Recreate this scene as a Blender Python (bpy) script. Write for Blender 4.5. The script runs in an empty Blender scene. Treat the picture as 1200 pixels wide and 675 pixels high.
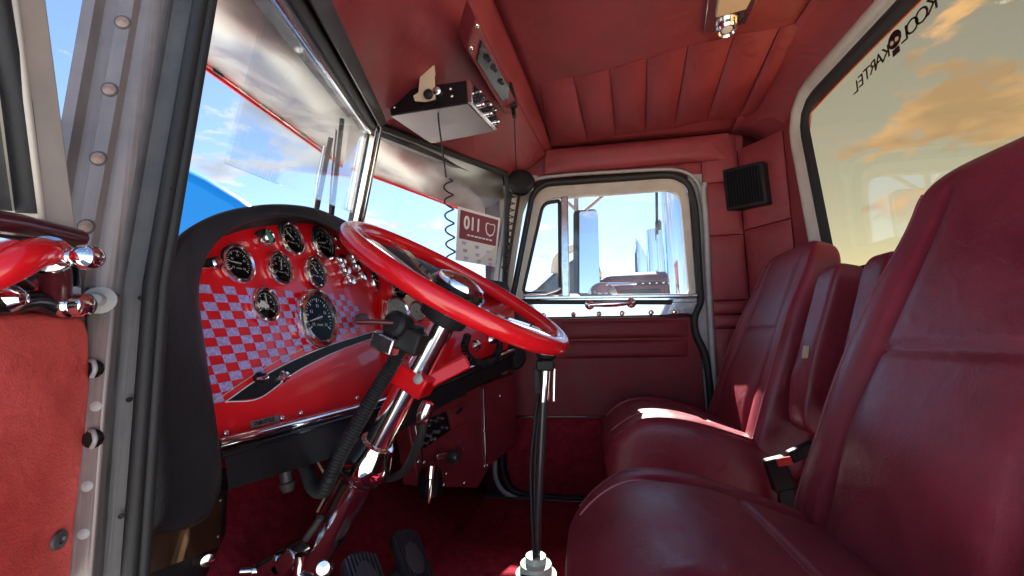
import bpy, bmesh, math, random
from mathutils import Vector as V, Matrix
random.seed(7)
R = math.radians
sc = bpy.context.scene
COL = sc.collection

# ------------------------------------------------------------------ camera, sky, sun, exposure
F = 490.0; YAW = R(9.2); PIT = R(7.0); ROLL = R(0.9)          # focal length in photo pixels (1200 wide)
fwd = V((-math.sin(YAW)*math.cos(PIT), math.cos(YAW)*math.cos(PIT), math.sin(PIT)))
_r0 = V((math.cos(YAW), math.sin(YAW), 0)); _u0 = _r0.cross(fwd)
RT = math.cos(ROLL)*_r0 - math.sin(ROLL)*_u0
UP = math.sin(ROLL)*_r0 + math.cos(ROLL)*_u0
cd = bpy.data.cameras.new('camera'); cam = bpy.data.objects.new('camera', cd); COL.objects.link(cam)
cd.sensor_width = 36; cd.lens = 36*F/1200; cd.clip_start = 0.02; cd.clip_end = 3000
cam.matrix_world = Matrix(((RT.x, UP.x, -fwd.x, 0), (RT.y, UP.y, -fwd.y, 0), (RT.z, UP.z, -fwd.z, 0), (0, 0, 0, 1)))
sc.camera = cam

SUN_TO = V((-0.05, 0.72, 0.70)).normalized()                   # towards the sun: over the passenger side, a little ahead
w = bpy.data.worlds.new('World'); sc.world = w; w.use_nodes = True
nt = w.node_tree; N = nt.nodes; L = nt.links; N.clear()
out = N.new('ShaderNodeOutputWorld'); bg = N.new('ShaderNodeBackground'); sky = N.new('ShaderNodeTexSky')
sky.sky_type = 'NISHITA'; sky.sun_disc = False
sky.sun_elevation = math.asin(SUN_TO.z); sky.sun_rotation = math.atan2(SUN_TO.x, SUN_TO.y)
sky.air_density = 0.85; sky.dust_density = 0.25; sky.ozone_density = 3.5
bg.inputs['Strength'].default_value = 0.05
CLX = 5.2
tc = N.new('ShaderNodeTexCoord'); sep = N.new('ShaderNodeSeparateXYZ'); L.new(tc.outputs['Generated'], sep.inputs[0])
def wmath(op, a, b=None):
    n = N.new('ShaderNodeMath'); n.operation = op
    for i, x in enumerate((a, b)):
        if x is None: continue
        if isinstance(x, (int, float)): n.inputs[i].default_value = x
        else: L.new(x, n.inputs[i])
    return n.outputs[0]
cmb = N.new('ShaderNodeCombineXYZ')
L.new(sep.outputs['X'], cmb.inputs[0]); L.new(sep.outputs['Y'], cmb.inputs[1]); L.new(wmath('MULTIPLY', sep.outputs['Z'], 2.4), cmb.inputs[2])
mpw = N.new('ShaderNodeMapping'); mpw.inputs['Location'].default_value = (CLX, CLX*.7, CLX*1.3); L.new(cmb.outputs[0], mpw.inputs[0])
no = N.new('ShaderNodeTexNoise'); no.inputs['Scale'].default_value = 3.4; no.inputs['Detail'].default_value = 12; no.inputs['Roughness'].default_value = 0.63; no.inputs['Distortion'].default_value = 0.25
L.new(mpw.outputs[0], no.inputs['Vector'])
cr = N.new('ShaderNodeValToRGB'); cr.color_ramp.elements[0].position = 0.55; cr.color_ramp.elements[1].position = 0.605
L.new(no.outputs['Fac'], cr.inputs[0])
mx = N.new('ShaderNodeMix'); mx.data_type = 'RGBA'; L.new(wmath('MULTIPLY', cr.outputs[0], 0.85), mx.inputs[0])
L.new(sky.outputs[0], mx.inputs[6])
no2 = N.new('ShaderNodeTexNoise'); no2.inputs['Scale'].default_value = 7; no2.inputs['Detail'].default_value = 8; L.new(mpw.outputs[0], no2.inputs['Vector'])
cr2 = N.new('ShaderNodeValToRGB'); cr2.color_ramp.elements[0].position = 0.38; cr2.color_ramp.elements[1].position = 0.62
cr2.color_ramp.elements[0].color = (.5, .53, .58, 1); cr2.color_ramp.elements[1].color = (1, .98, .96, 1); L.new(no2.outputs['Fac'], cr2.inputs[0])  # cloud shading put into the colour, grey to warm white by noise
vm = N.new('ShaderNodeVectorMath'); vm.operation = 'SCALE'; L.new(cr2.outputs[0], vm.inputs[0]); vm.inputs['Scale'].default_value = 4.6; L.new(vm.outputs[0], mx.inputs[7])
L.new(mx.outputs[2], bg.inputs[0]); L.new(bg.outputs[0], out.inputs[0])

sd = bpy.data.lights.new('sun', 'SUN'); sd.energy = 5.0; sd.angle = R(0.5); sd.color = (1, 0.95, 0.88)
so = bpy.data.objects.new('sun', sd); COL.objects.link(so); so.location = SUN_TO*30
so.rotation_euler = SUN_TO.to_track_quat('Z', 'Y').to_euler()
vs = sc.view_settings; vs.view_transform = 'Standard'; vs.look = 'None'; vs.gamma = 1; vs.use_curve_mapping = False; vs.exposure = 2.4
sc.render.engine = 'CYCLES'
cy = sc.cycles; cy.use_denoising = True; cy.max_bounces = 10; cy.diffuse_bounces = 5; cy.glossy_bounces = 5; cy.transparent_max_bounces = 12
cy.sample_clamp_indirect = 6; cy.caustics_reflective = True; cy.blur_glossy = 0.5

# ------------------------------------------------------------------ a photo pixel gives a direction, a plane gives the distance
def ray(px, py): return fwd + RT*((px-600)/F) + UP*((337.5-py)/F)
def P(px, py, X=None, Y=None, Z=None, pl=None):
    d = ray(px, py)
    if X is not None: return d*(X/d.x)
    if Y is not None: return d*(Y/d.y)
    if Z is not None: return d*(Z/d.z)
    p0, n = pl
    return d*(p0.dot(n)/d.dot(n))
def plane3(a, b, c):
    a, b, c = V(a), V(b), V(c); return (a, (b-a).cross(c-a).normalized())
def lerp(a, b, t): return a+(b-a)*t
def sm(a, b, x):
    t = min(1, max(0, (x-a)/(b-a))); return t*t*(3-2*t)

# ------------------------------------------------------------------ materials
MATS = {}
def mat(name, col, rough=0.5, metal=0.0, coat=0.0, spec=0.5, noise=None, bump=None, sheen=0.0, emit=None):
    """noise=(scale, amount, detail) tints the colour, bump=[(kind, scale, strength_m)]; all in object metres"""
    m = bpy.data.materials.new(name); m.use_nodes = True
    nt = m.node_tree; n = nt.nodes; l = nt.links; b = n['Principled BSDF']
    b.inputs['Base Color'].default_value = (*col, 1); b.inputs['Roughness'].default_value = rough
    b.inputs['Metallic'].default_value = metal; b.inputs['Coat Weight'].default_value = coat; b.inputs['Coat Roughness'].default_value = 0.04
    b.inputs['Specular IOR Level'].default_value = spec; b.inputs['Sheen Weight'].default_value = sheen
    tc = n.new('ShaderNodeTexCoord')
    if noise:
        sc_, am, de = noise[:3]
        t = n.new('ShaderNodeTexNoise'); t.inputs['Scale'].default_value = sc_; t.inputs['Detail'].default_value = de; t.inputs['Roughness'].default_value = 0.65
        l.new(tc.outputs['Object'], t.inputs['Vector'])
        r = n.new('ShaderNodeValToRGB'); r.color_ramp.elements[0].position = 0.3; r.color_ramp.elements[1].position = 0.72
        lo = [c*(1-am) for c in col]; hi = [min(1, c*(1+am)) for c in col]
        if len(noise) > 3: hi = noise[3]
        r.color_ramp.elements[0].color = (*lo, 1); r.color_ramp.elements[1].color = (*hi, 1)
        l.new(t.outputs['Fac'], r.inputs[0]); l.new(r.outputs[0], b.inputs['Base Color'])
        mr = n.new('ShaderNodeMapRange'); mr.inputs['From Min'].default_value = .3; mr.inputs['From Max'].default_value = .7; mr.inputs['To Min'].default_value = max(0.02, rough*0.78); mr.inputs['To Max'].default_value = min(1, rough*1.35)
        l.new(t.outputs['Fac'], mr.inputs['Value']); l.new(mr.outputs[0], b.inputs['Roughness'])
    prev = None
    for kind, s, st in (bump or []):
        bn = n.new('ShaderNodeBump'); bn.inputs['Strength'].default_value = 1.0; bn.inputs['Distance'].default_value = st
        if kind == 'vor':
            t = n.new('ShaderNodeTexVoronoi'); t.inputs['Scale'].default_value = s; o = t.outputs['Distance']
        elif kind == 'wrink':
            t = n.new('ShaderNodeTexNoise'); t.inputs['Scale'].default_value = s; t.inputs['Detail'].default_value = 6; t.inputs['Distortion'].default_value = 1.6
            t.noise_type = 'RIDGED_MULTIFRACTAL'; o = t.outputs['Fac']
        else:
            t = n.new('ShaderNodeTexNoise'); t.inputs['Scale'].default_value = s; t.inputs['Detail'].default_value = 5; o = t.outputs['Fac']
        mp = n.new('ShaderNodeMapping'); l.new(tc.outputs['Object'], mp.inputs[0])
        if kind == 'brush': mp.inputs['Scale'].default_value = (1, 1, 0.03)
        l.new(mp.outputs[0], t.inputs['Vector']); l.new(o, bn.inputs['Height'])
        if prev: l.new(prev, bn.inputs['Normal'])
        prev = bn.outputs[0]
    if prev: l.new(prev, b.inputs['Normal'])
    if emit:
        b.inputs['Emission Color'].default_value = (*emit[:3], 1); b.inputs['Emission Strength'].default_value = emit[3]
    MATS[name] = m
    return m
def glass_mat(name, tint, f0=.04, smudge_haze=0.0, fall=5):
    """thin pane: see-through, with a mirror share that grows towards grazing angles"""
    m = bpy.data.materials.new(name); m.use_nodes = True
    nt = m.node_tree; n = nt.nodes; l = nt.links; n.clear()
    o = n.new('ShaderNodeOutputMaterial'); tr = n.new('ShaderNodeBsdfTransparent'); tr.inputs[0].default_value = (*tint, 1)
    g = n.new('ShaderNodeBsdfGlossy'); g.inputs['Roughness'].default_value = 0.0
    lw = n.new('ShaderNodeLayerWeight'); lw.inputs[0].default_value = 0.5
    pw = n.new('ShaderNodeMath'); pw.operation = 'POWER'; l.new(lw.outputs['Facing'], pw.inputs[0]); pw.inputs[1].default_value = fall
    ma = n.new('ShaderNodeMath'); ma.operation = 'MULTIPLY_ADD'; l.new(pw.outputs[0], ma.inputs[0]); ma.inputs[1].default_value = 1-f0; ma.inputs[2].default_value = f0
    mx = n.new('ShaderNodeMixShader'); l.new(ma.outputs[0], mx.inputs[0]); l.new(tr.outputs[0], mx.inputs[1]); l.new(g.outputs[0], mx.inputs[2])
    last = mx.outputs[0]
    if smudge_haze:
        d = n.new('ShaderNodeBsdfTranslucent'); d.inputs[0].default_value = (.8, .8, .8, 1)
        tc = n.new('ShaderNodeTexCoord'); t = n.new('ShaderNodeTexNoise'); t.inputs['Scale'].default_value = 9; t.inputs['Detail'].default_value = 6
        l.new(tc.outputs['Object'], t.inputs['Vector'])
        mr = n.new('ShaderNodeMapRange'); mr.inputs['From Min'].default_value = .4; mr.inputs['From Max'].default_value = .8
        mr.inputs['To Min'].default_value = 0; mr.inputs['To Max'].default_value = smudge_haze
        l.new(t.outputs['Fac'], mr.inputs['Value'])
        m2 = n.new('ShaderNodeMixShader'); l.new(mr.outputs[0], m2.inputs[0]); l.new(last, m2.inputs[1]); l.new(d.outputs[0], m2.inputs[2]); last = m2.outputs[0]
    l.new(last, o.inputs[0]); MATS[name] = m; return m

SEATL = mat('seat leather', (.2, .019, .034), .41, spec=.65, noise=(9, .25, 8), bump=[('wrink', 13, .0012), ('noise', 60, .0006), ('vor', 420, .00022)])
LINER = mat('headliner leather', (.225, .028, .036), .5, noise=(5, .25, 6), bump=[('wrink', 9, .0034), ('vor', 380, .0005)])
DOORL = mat('door leather', (.17, .017, .023), .5, spec=.3, noise=(8, .22, 6), bump=[('wrink', 14, .0010), ('vor', 400, .0005)])
REDL = mat('skylit leather', (.58, .04, .036), .5, noise=(11, .42, 10, (.70, .10, .085)), bump=[('wrink', 9, .0040), ('wrink', 45, .0012), ('vor', 600, .0003)])  # skylight on the open door is put into this brighter red; scuffs lighter
CARPET = mat('carpet', (.24, .017, .028), 1.0, noise=(40, .35, 6), bump=[('noise', 500, .002), ('noise', 60, .002)], spec=.05)
CHROME = mat('chrome', (.9, .9, .9), .05, 1.0)
CHROMEB = mat('bezel chrome', (.95, .95, .95), .14, 1.0)
CHROMEW = mat('worn chrome', (.7, .7, .7), .16, 1.0, noise=(60, .15, 6))
STEEL = mat('stainless steel', (.55, .53, .49), .42, .9, noise=(10, .18, 7), bump=[('noise', 4, .002)])
ALU = mat('aluminium', (.25, .215, .21), .45, .6, noise=(12, .25, 8), bump=[('brush', 300, .0004)])
ALUD = mat('dark aluminium', (.085, .08, .082), .45, .35, noise=(15, .35, 8), bump=[('brush', 300, .0004)])
GALV = mat('painted grey metal', (.36, .36, .36), .55, .2, noise=(25, .2, 7))
CREAM = mat('cream frame', (.48, .43, .37), .42, .2, noise=(20, .12, 6))
BLACKP = mat('black plastic', (.012, .012, .014), .45, spec=.28, noise=(9, .3, 5), bump=[('vor', 700, .0003)])
RUBBER = mat('black rubber', (.012, .012, .013), .6, bump=[('noise', 400, .0004)])
BLACKG = mat('gloss black', (.008, .008, .009), .2, spec=.4)
DECALB = mat('black decal', (.006, .006, .007), .45, spec=.25)
REDP = mat('red paint', (.68, .006, .012), .3, coat=.35, spec=.3)
REDW = mat('red wheel enamel', (.64, .008, .014), .2, coat=.45, noise=(35, .10, 8))
MAROON = mat('maroon paint', (.07, .008, .012), .3, coat=.4)
MAROONT = mat('dull maroon paint', (.09, .012, .016), .45, spec=.3)
LILAC = mat('lilac leaf', (.42, .35, .72), .4, .1, noise=(260, .5, 4))
WHITE = mat('white', (.75, .75, .75), .5)
OFFW = mat('off white', (.62, .6, .55), .5)
GFACE = mat('gauge face', (.006, .006, .007), .7, spec=.05)
BEIGE = mat('beige pinstripe', (.6, .48, .32), .4)
GREENL = mat('green lens', (.05, .25, .13), .15, coat=.5)
AMBER = mat('amber lens', (.8, .3, .02), .2, coat=.5)
REDB = mat('red plastic', (.6, .02, .02), .4)
STITCH = mat('stitch', (.36, .10, .12), .6)
BROWN = mat('brown plaque', (.1, .055, .03), .35, .4, noise=(30, .4, 6))
PINKC = mat('placard print', (.2, .02, .04), .6)
GLASS = glass_mat('clear glass', (.965, .98, .975), .03, .008)
WGLASS = glass_mat('windshield glass', (.965, .98, .975), .015, .05)  # translucent film also stands in for pale haze of reflections
GTINT = glass_mat('bronze glass', (.97, .74, .46), .085)
GGAUGE = glass_mat('gauge glass', (.97, .97, .97), .004, fall=8)
BLUEP = mat('blue paint', (.0, .19, .55), .3, coat=.6)
DARKP = mat('charcoal paint', (.03, .03, .035), .35, coat=.3)
MIRROR = mat('mirror glass', (.85, .87, .9), .01, 1.0)
LBLUE = mat('pale blue', (.45, .6, .7), .4)

# ------------------------------------------------------------------ builders
def empty(name, loc, label, cat, group=None):
    o = bpy.data.objects.new(name, None); COL.objects.link(o); o.location = V(loc); o.empty_display_size = .05
    o['label'] = label; o['category'] = cat
    if group: o['group'] = group
    return o
def part_empty(name, loc, parent, label=None):
    o = bpy.data.objects.new(name, None); COL.objects.link(o); o.empty_display_size = .05; o.parent = parent; o.location = V(loc)-wloc(parent)
    if label: o['label'] = label
    return o
def wloc(o):
    p = V((0, 0, 0))
    while o: p += o.location; o = o.parent
    return p
def build(name, vs_, fs, m, parent=None, smooth=None, bevel=0, seg=2, sub=0, label=None, cat=None, kind=None):
    vs_ = [V(v) for v in vs_]
    c = sum(vs_, V((0, 0, 0)))/len(vs_)
    me = bpy.data.meshes.new(name); me.from_pydata([v-c for v in vs_], [], fs); me.update()
    bm = bmesh.new(); bm.from_mesh(me); bmesh.ops.recalc_face_normals(bm, faces=bm.faces); bm.to_mesh(me); bm.free()
    me.materials.append(m)
    o = bpy.data.objects.new(name, me); COL.objects.link(o)
    o.location = c - (wloc(parent) if parent else V((0, 0, 0))); o.parent = parent
    if bevel:
        b = o.modifiers.new('bevel', 'BEVEL'); b.width = bevel; b.segments = seg; b.limit_method = 'ANGLE'; b.angle_limit = R(35)
    if sub:
        s = o.modifiers.new('sub', 'SUBSURF'); s.levels = sub; s.render_levels = sub
    if smooth or bevel or sub:
        me.polygons.foreach_set('use_smooth', [True]*len(me.polygons))
        if smooth and smooth is not True: me.set_sharp_from_angle(angle=R(smooth))
        elif bevel: me.set_sharp_from_angle(angle=R(50))
    if label: o['label'] = label
    if cat: o['category'] = cat
    if kind: o['kind'] = kind
    return o
def frame(ax):
    ax = V(ax).normalized(); h = V((0, 0, 1)) if abs(ax.z) < .9 else V((1, 0, 0))
    a = ax.cross(h).normalized(); b = ax.cross(a).normalized(); return ax, a, b
def grid_faces(nu, nv, cu=False, cv=False, off=0):
    f = []
    for i in range(nu if cu else nu-1):
        for j in range(nv if cv else nv-1):
            a = i*nv+j; b = ((i+1) % nu)*nv+j; c = ((i+1) % nu)*nv+(j+1) % nv; d = i*nv+(j+1) % nv
            f.append((a+off, b+off, c+off, d+off))
    return f
def catmull(pts, n=8, closed=False):
    pts = [V(p) for p in pts]; o = []
    m = len(pts)
    for i in range(m if closed else m-1):
        p1, p2 = pts[i], pts[(i+1) % m]
        p0 = pts[i-1] if (closed or i > 0) else p1+(p1-p2)
        p3 = pts[(i+2) % m] if (closed or i+2 < m) else p2+(p2-p1)
        for k in range(n):
            t = k/n
            o.append(.5*((2*p1)+(p2-p0)*t+(2*p0-5*p1+4*p2-p3)*t*t+(3*p1-p0-3*p2+p3)*t**3))
    if not closed: o.append(pts[-1])
    return o
def tube_mesh(pts, r, seg=10, closed=False):
    pts = [V(p) for p in pts]; n = len(pts); vs_ = []
    rs = r if isinstance(r, (list, tuple)) else [r]*n
    tprev = None; a = None
    for i, p in enumerate(pts):
        if closed: t = (pts[(i+1) % n]-pts[i-1])
        else: t = (pts[min(i+1, n-1)]-pts[max(i-1, 0)])
        t = t.normalized() if t.length > 1e-9 else V((0, 0, 1))
        if a is None: _, a, b = frame(t)
        else:
            a = (a-t*a.dot(t)).normalized()
        b = t.cross(a)
        for k in range(seg):
            an = 2*math.pi*k/seg
            vs_.append(p+(a*math.cos(an)+b*math.sin(an))*rs[i])
    fs = grid_faces(n, seg, closed, True)
    if not closed:
        fs.append(tuple(range(seg))); fs.append(tuple((n-1)*seg+k for k in range(seg)))
    return vs_, fs
def tube(name, pts, r, m, parent=None, seg=10, closed=False, **k):
    vs_, fs = tube_mesh(pts, r, seg, closed); return build(name, vs_, fs, m, parent, smooth=50, **k)
def lathe(name, prof, at, ax, m, parent=None, seg=24, smooth=35, **k):
    """prof = [(radius, height along axis)]"""
    ax, a, b = frame(ax); at = V(at); vs_ = []; 
    for r, h in prof:
        for i in range(seg):
            an = 2*math.pi*i/seg; vs_.append(at+ax*h+(a*math.cos(an)+b*math.sin(an))*max(r, 1e-5))
    fs = grid_faces(len(prof), seg, False, True)
    if prof[0][0] > 1e-4: fs.append(tuple(range(seg)))
    if prof[-1][0] > 1e-4: fs.append(tuple((len(prof)-1)*seg+i for i in range(seg)))
    return build(name, vs_, fs, m, parent, smooth=smooth, **k)
def prism(name, poly, off, m, parent=None, **k):
    """flat polygon (3D points) extruded by the vector off"""
    poly = [V(p) for p in poly]; off = V(off); n = len(poly)
    vs_ = poly+[p+off for p in poly]
    fs = [tuple(range(n)), tuple(range(2*n-1, n-1, -1))]+[(i, (i+1) % n, n+(i+1) % n, n+i) for i in range(n)]
    return build(name, vs_, fs, m, parent, **k)
def hexa(name, c8, m, parent=None, **k):
    f = [(0, 1, 2, 3), (7, 6, 5, 4), (0, 4, 5, 1), (1, 5, 6, 2), (2, 6, 7, 3), (3, 7, 4, 0)]
    return build(name, c8, f, m, parent, **k)
def box(name, lo, hi, m, parent=None, **k):
    x0, y0, z0 = lo; x1, y1, z1 = hi
    return hexa(name, [(x0, y0, z0), (x1, y0, z0), (x1, y1, z0), (x0, y1, z0), (x0, y0, z1), (x1, y0, z1), (x1, y1, z1), (x0, y1, z1)], m, parent, **k)
def obox(name, c, ax, ay, az, m, parent=None, **k):
    """box about c with half-extent vectors"""
    c, ax, ay, az = V(c), V(ax), V(ay), V(az)
    return hexa(name, [c-ax-ay-az, c+ax-ay-az, c+ax+ay-az, c-ax+ay-az, c-ax-ay+az, c+ax-ay+az, c+ax+ay+az, c-ax+ay+az], m, parent, **k)
def ring(name, outer, inner, off, m, parent=None, **k):
    """plate with a hole; both loops have the same count; extruded by off"""
    n = len(outer); off = V(off); o = [V(p) for p in outer]; i_ = [V(p) for p in inner]
    vs_ = o+i_+[p+off for p in o]+[p+off for p in i_]; fs = []
    for a in range(n):
        b = (a+1) % n
        fs += [(a, b, n+b, n+a), (2*n+a, 2*n+b, 3*n+b, 3*n+a), (a, b, 2*n+b, 2*n+a), (n+a, n+b, 3*n+b, 3*n+a)]
    return build(name, vs_, fs, m, parent, **k)
def resample(loop, n):
    loop = [V(p) for p in loop]; L_ = [0]
    for i in range(len(loop)): L_.append(L_[-1]+(loop[(i+1) % len(loop)]-loop[i]).length)
    o = []; j = 0
    for k in range(n):
        d = L_[-1]*k/n
        while L_[j+1] < d: j += 1
        t = (d-L_[j])/max(1e-9, L_[j+1]-L_[j]); o.append(lerp(loop[j], loop[(j+1) % len(loop)], t))
    return o
def round_poly(pts, rads, n=7):
    """polygon with rounded corners; rads per corner"""
    pts = [V(p) for p in pts]; o = []; m = len(pts)
    for i in range(m):
        p = pts[i]; a = pts[i-1]-p; b = pts[(i+1) % m]-p; r = rads[i] if isinstance(rads, (list, tuple)) else rads
        r = min(r, a.length*.49, b.length*.49); s = p+a.normalized()*r; e = p+b.normalized()*r
        for k in range(n+1):
            t = k/n; o.append((1-t)**2*s+2*t*(1-t)*p+t*t*e)
    return o
def grow(loop, d, n):
    """offset a planar closed loop outwards by d, n = plane normal"""
    n = V(n).normalized(); m = len(loop); c = sum(loop, V((0, 0, 0)))/m; o = []
    for i in range(m):
        t = (loop[(i+1) % m]-loop[i-1]).normalized(); s = t.cross(n)
        if s.dot(loop[i]-c) < 0: s = -s
        o.append(loop[i]+s*d)
    return o
def puff(name, c, h, m, parent=None, n=12, nrm=None, pw=4, thick=.012, **k):
    """padded panel over four corners c00,c10,c11,c01, raised by h in the middle"""
    c = [V(x) for x in c]; nn = V(nrm) if nrm is not None else (c[1]-c[0]).cross(c[3]-c[0]).normalized()
    vs_ = []
    for i in range(n+1):
        for j in range(n+1):
            u, v = i/n, j/n; u = .5-.5*math.cos(math.pi*u); v = .5-.5*math.cos(math.pi*v)
            p = lerp(lerp(c[0], c[1], u), lerp(c[3], c[2], u), v)
            b = (1-abs(2*u-1)**pw)*(1-abs(2*v-1)**pw); vs_.append(p+nn*h*b)
    q = len(vs_); fs = grid_faces(n+1, n+1)
    vs_ += [x-nn*thick for x in c]
    e = [0, n*(n+1), (n+1)*(n+1)-1, n]
    fs += [(q, q+3, q+2, q+1)]
    bd = [[i*(n+1) for i in range(n+1)], [n*(n+1)+j for j in range(n+1)], [i*(n+1)+n for i in range(n, -1, -1)], [j for j in range(n, -1, -1)]]
    for s in range(4): fs.append(tuple(bd[s])+(q+(s+1) % 4, q+s))
    return build(name, vs_, fs, m, parent, smooth=40, **k)
def surf(name, fn, nu, nv, m, parent=None, thick=0, smooth=45, **k):
    vs_ = [fn(i/(nu-1), j/(nv-1)) for i in range(nu) for j in range(nv)]
    o = build(name, vs_, grid_faces(nu, nv), m, parent, smooth=smooth, **k)
    if thick:
        s = o.modifiers.new('solid', 'SOLIDIFY'); s.thickness = abs(thick); s.offset = -1 if thick > 0 else 1
    return o
def text_mesh(name, s, at, right, up, size, m, parent=None, depth=.001, align='CENTER', shear=0, space=1.0, bold=0):
    cu = bpy.data.curves.new('txt', 'FONT'); cu.body = s; cu.size = size; cu.align_x = align; cu.align_y = 'CENTER'; cu.extrude = depth; cu.offset = bold; cu.shear = shear; cu.space_character = space
    cu.resolution_u = 3
    t = bpy.data.objects.new('txt', cu); COL.objects.link(t)
    dg = bpy.context.evaluated_depsgraph_get(); me = bpy.data.meshes.new_from_object(t.evaluated_get(dg))
    bpy.data.objects.remove(t)
    r, u = V(right).normalized(), V(up).normalized(); n = r.cross(u); at = V(at)
    me.transform(Matrix(((r.x, u.x, n.x, 0), (r.y, u.y, n.y, 0), (r.z, u.z, n.z, 0), (0, 0, 0, 1))))
    me.materials.clear(); me.materials.append(m)
    o = bpy.data.objects.new(name, me); COL.objects.link(o); o.parent = parent; o.location = at-(wloc(parent) if parent else V((0, 0, 0)))
    return o
def helix(path, rad, turns, per=10):
    """coil round a polyline"""
    path = [V(p) for p in path]; n = turns*per; L_ = [0]
    for i in range(len(path)-1): L_.append(L_[-1]+(path[i+1]-path[i]).length)
    o = []; j = 0
    for k in range(n+1):
        d = L_[-1]*k/n
        while j < len(path)-2 and L_[j+1] < d: j += 1
        t = (d-L_[j])/max(1e-9, L_[j+1]-L_[j]); p = lerp(path[j], path[j+1], t); _, a, b = frame(path[j+1]-path[j])
        an = 2*math.pi*k/per; o.append(p+(a*math.cos(an)+b*math.sin(an))*rad)
    return o
SCREW = {}
def screw(at, ax, r, parent, m=CHROME, name='screw'):
    """small domed head; mesh shared between alike screws"""
    key = (round(r, 4), m.name, tuple(round(x, 2) for x in ax))
    at = V(at)
    if key not in SCREW:
        o = lathe(name, [(r, 0), (r, r*.3), (r*.75, r*.65), (r*.35, r*.8), (0, r*.82)], at, ax, m, parent, seg=12)
        SCREW[key] = (o, o.location+(wloc(parent) if parent else V((0, 0, 0)))-at); return o
    src, dv = SCREW[key]
    o = src.copy(); COL.objects.link(o); o.name = name; o.parent = parent; o.location = at+dv-(wloc(parent) if parent else V((0, 0, 0))); return o

YD, YN, XB, ZF, ZC = 1.75, .28, .76, -.62, .86
# ------------------------------------------------------------------ ground and what stands around the truck
GZ = -1.95
def ground_mat():
    m = mat('ground gravel', (.52, .5, .46), .95, noise=(.8, .18, 10), bump=[('noise', 30, .02)]); return m
g = build('ground', [(-900, -900, GZ), (900, -900, GZ), (900, 900, GZ), (-900, 900, GZ)], [(0, 1, 2, 3)], ground_mat(), kind='structure', label='pale grey gravel ground of the truck show lot', cat='ground')

# ------------------------------------------------------------------ cab shell
cab = empty('truck_cab', (.1, 1.0, ZF), 'truck cab lined with red leather, seen through its open driver doorway', 'truck cab')
# windshield: two flat panes meeting at a centre post
WPB, WPT = V((-.609, 1.04, .353)), V((-.552, 1.04, .611))
RAB, LAB = V((-.315, 1.72, .242)), V((-.335, .30, .20))
WR = plane3(WPB, WPT, RAB); WL = plane3(WPB, WPT, LAB)
a_, b_ = P(340, 0, pl=WL), P(431, 143, pl=WL)
def ext(a, b, Y): return a+(b-a)*((Y-a.y)/(b.y-a.y))
TL0 = ext(a_, b_, .29); TL1 = ext(a_, b_, 1.035)
TR0 = P(441, 148, pl=WR); TR1 = P(594, 207, pl=WR)
BL0 = V((-.335, .29, .17)); BL1 = P(414, 250, pl=WL); BR0 = P(416, 258, pl=WR); BR1 = V((-.315, 1.725, .20))
gl = prism('windshield_pane', [lerp(TL0, TL1, .11), TL1, BL1, lerp(BL0, BL1, .11)], WL[1]*.004*(1 if WL[1].x < 0 else -1), WGLASS, cab)
gr = prism('windshield_pane', [TR0, TR1, BR1, BR0], WR[1]*.004*(1 if WR[1].x < 0 else -1), WGLASS, cab)
# gaskets and centre post
tube('windshield_gasket', [TL0+V((.004, 0, 0)), TL1+V((.004, 0, 0))], .011, RUBBER, gl)
tube('windshield_gasket', [TR0+V((.006, 0, 0)), TR1-V((0, .03, 0)), TR1+V((.002, .002, -.03)), BR1+V((.004, 0, 0))], .012, RUBBER, gr)
pa, pb = P(437, 140, pl=WL)+V((.012, 0, 0)), P(408, 290, pl=WL)+V((.012, 0, 0))
dn = (pb-pa).normalized(); sd_ = dn.cross(V((1, 0, 0))).normalized()
obox('centre_post', (pa+pb)/2+V((-.01, 0, 0)), sd_*.013, (pb-pa)/2, V((.012, 0, 0)), BLACKG, cab, bevel=.003)
obox('post_trim', (pa+pb)/2+V((.005, .012, 0)), sd_*.006, (pb-pa)/2, V((.008, 0, 0)), CHROME, cab, bevel=.002)
obox('post_trim', (pa+pb)/2+V((.005, -.012, 0)), sd_*.004, (pb-pa)/2, V((.008, 0, 0)), CHROME, cab, bevel=.002)
# chrome and black strips between header and left pane
def strip(name, a, b, w_, t_, m, n, par=cab):
    a, b, n = V(a), V(b), V(n).normalized(); s = (b-a).normalized().cross(n).normalized()
    return obox(name, (a+b)/2+n*t_/2, (b-a)/2, s*w_/2, n*t_/2, m, par, bevel=min(w_, t_)*.25)
o1 = V((.03, -.004, .012))
strip('header_strip', TL0+o1, TL1+o1, .03, .006, DARKP, (1, 0, -.6))
o1 = V((-.006, 0, -.016))
strip('header_strip', TL0+o1, TL1+o1, .010, .008, CHROMEW, (.9, 0, -.5))

# overhead header of red leather: soffit from the windshield up to a fold, then the ceiling
f0, f1 = P(546, 0, Z=.80), P(636, 176, Z=.80)
FN, FF = ext(f0, f1, .28), ext(f0, f1, 1.74)
def soffit(u, v):
    if v < .5: e = lerp(TL0, TL1, v*2)
    else: e = lerp(TR0, TR1+V((0, .02, 0)), v*2-1)
    e = e+V((.012, 0, .018)); f = lerp(FN, FF, v)
    p = lerp(e, f, u); bul = .03*math.sin(math.pi*u)
    dent = .006*math.sin(9*v*3+2*u)*math.sin(math.pi*u)
    return p+V((.3, 0, -1))*(bul*.5+dent)*.6
surf('header_panel', soffit, 24, 60, LINER, cab, thick=.01)
def ceil_z(Y): return .875-.055*abs((Y-1.01)/.72)**3.5
def foldpt(v): return lerp(FN, FF, v)
surf('header_fold', lambda u, v: foldpt(v)+V((.035*u, 0, (ceil_z(foldpt(v).y)-.80)*u**1.6)), 8, 40, LINER, cab, thick=.006)
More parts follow.
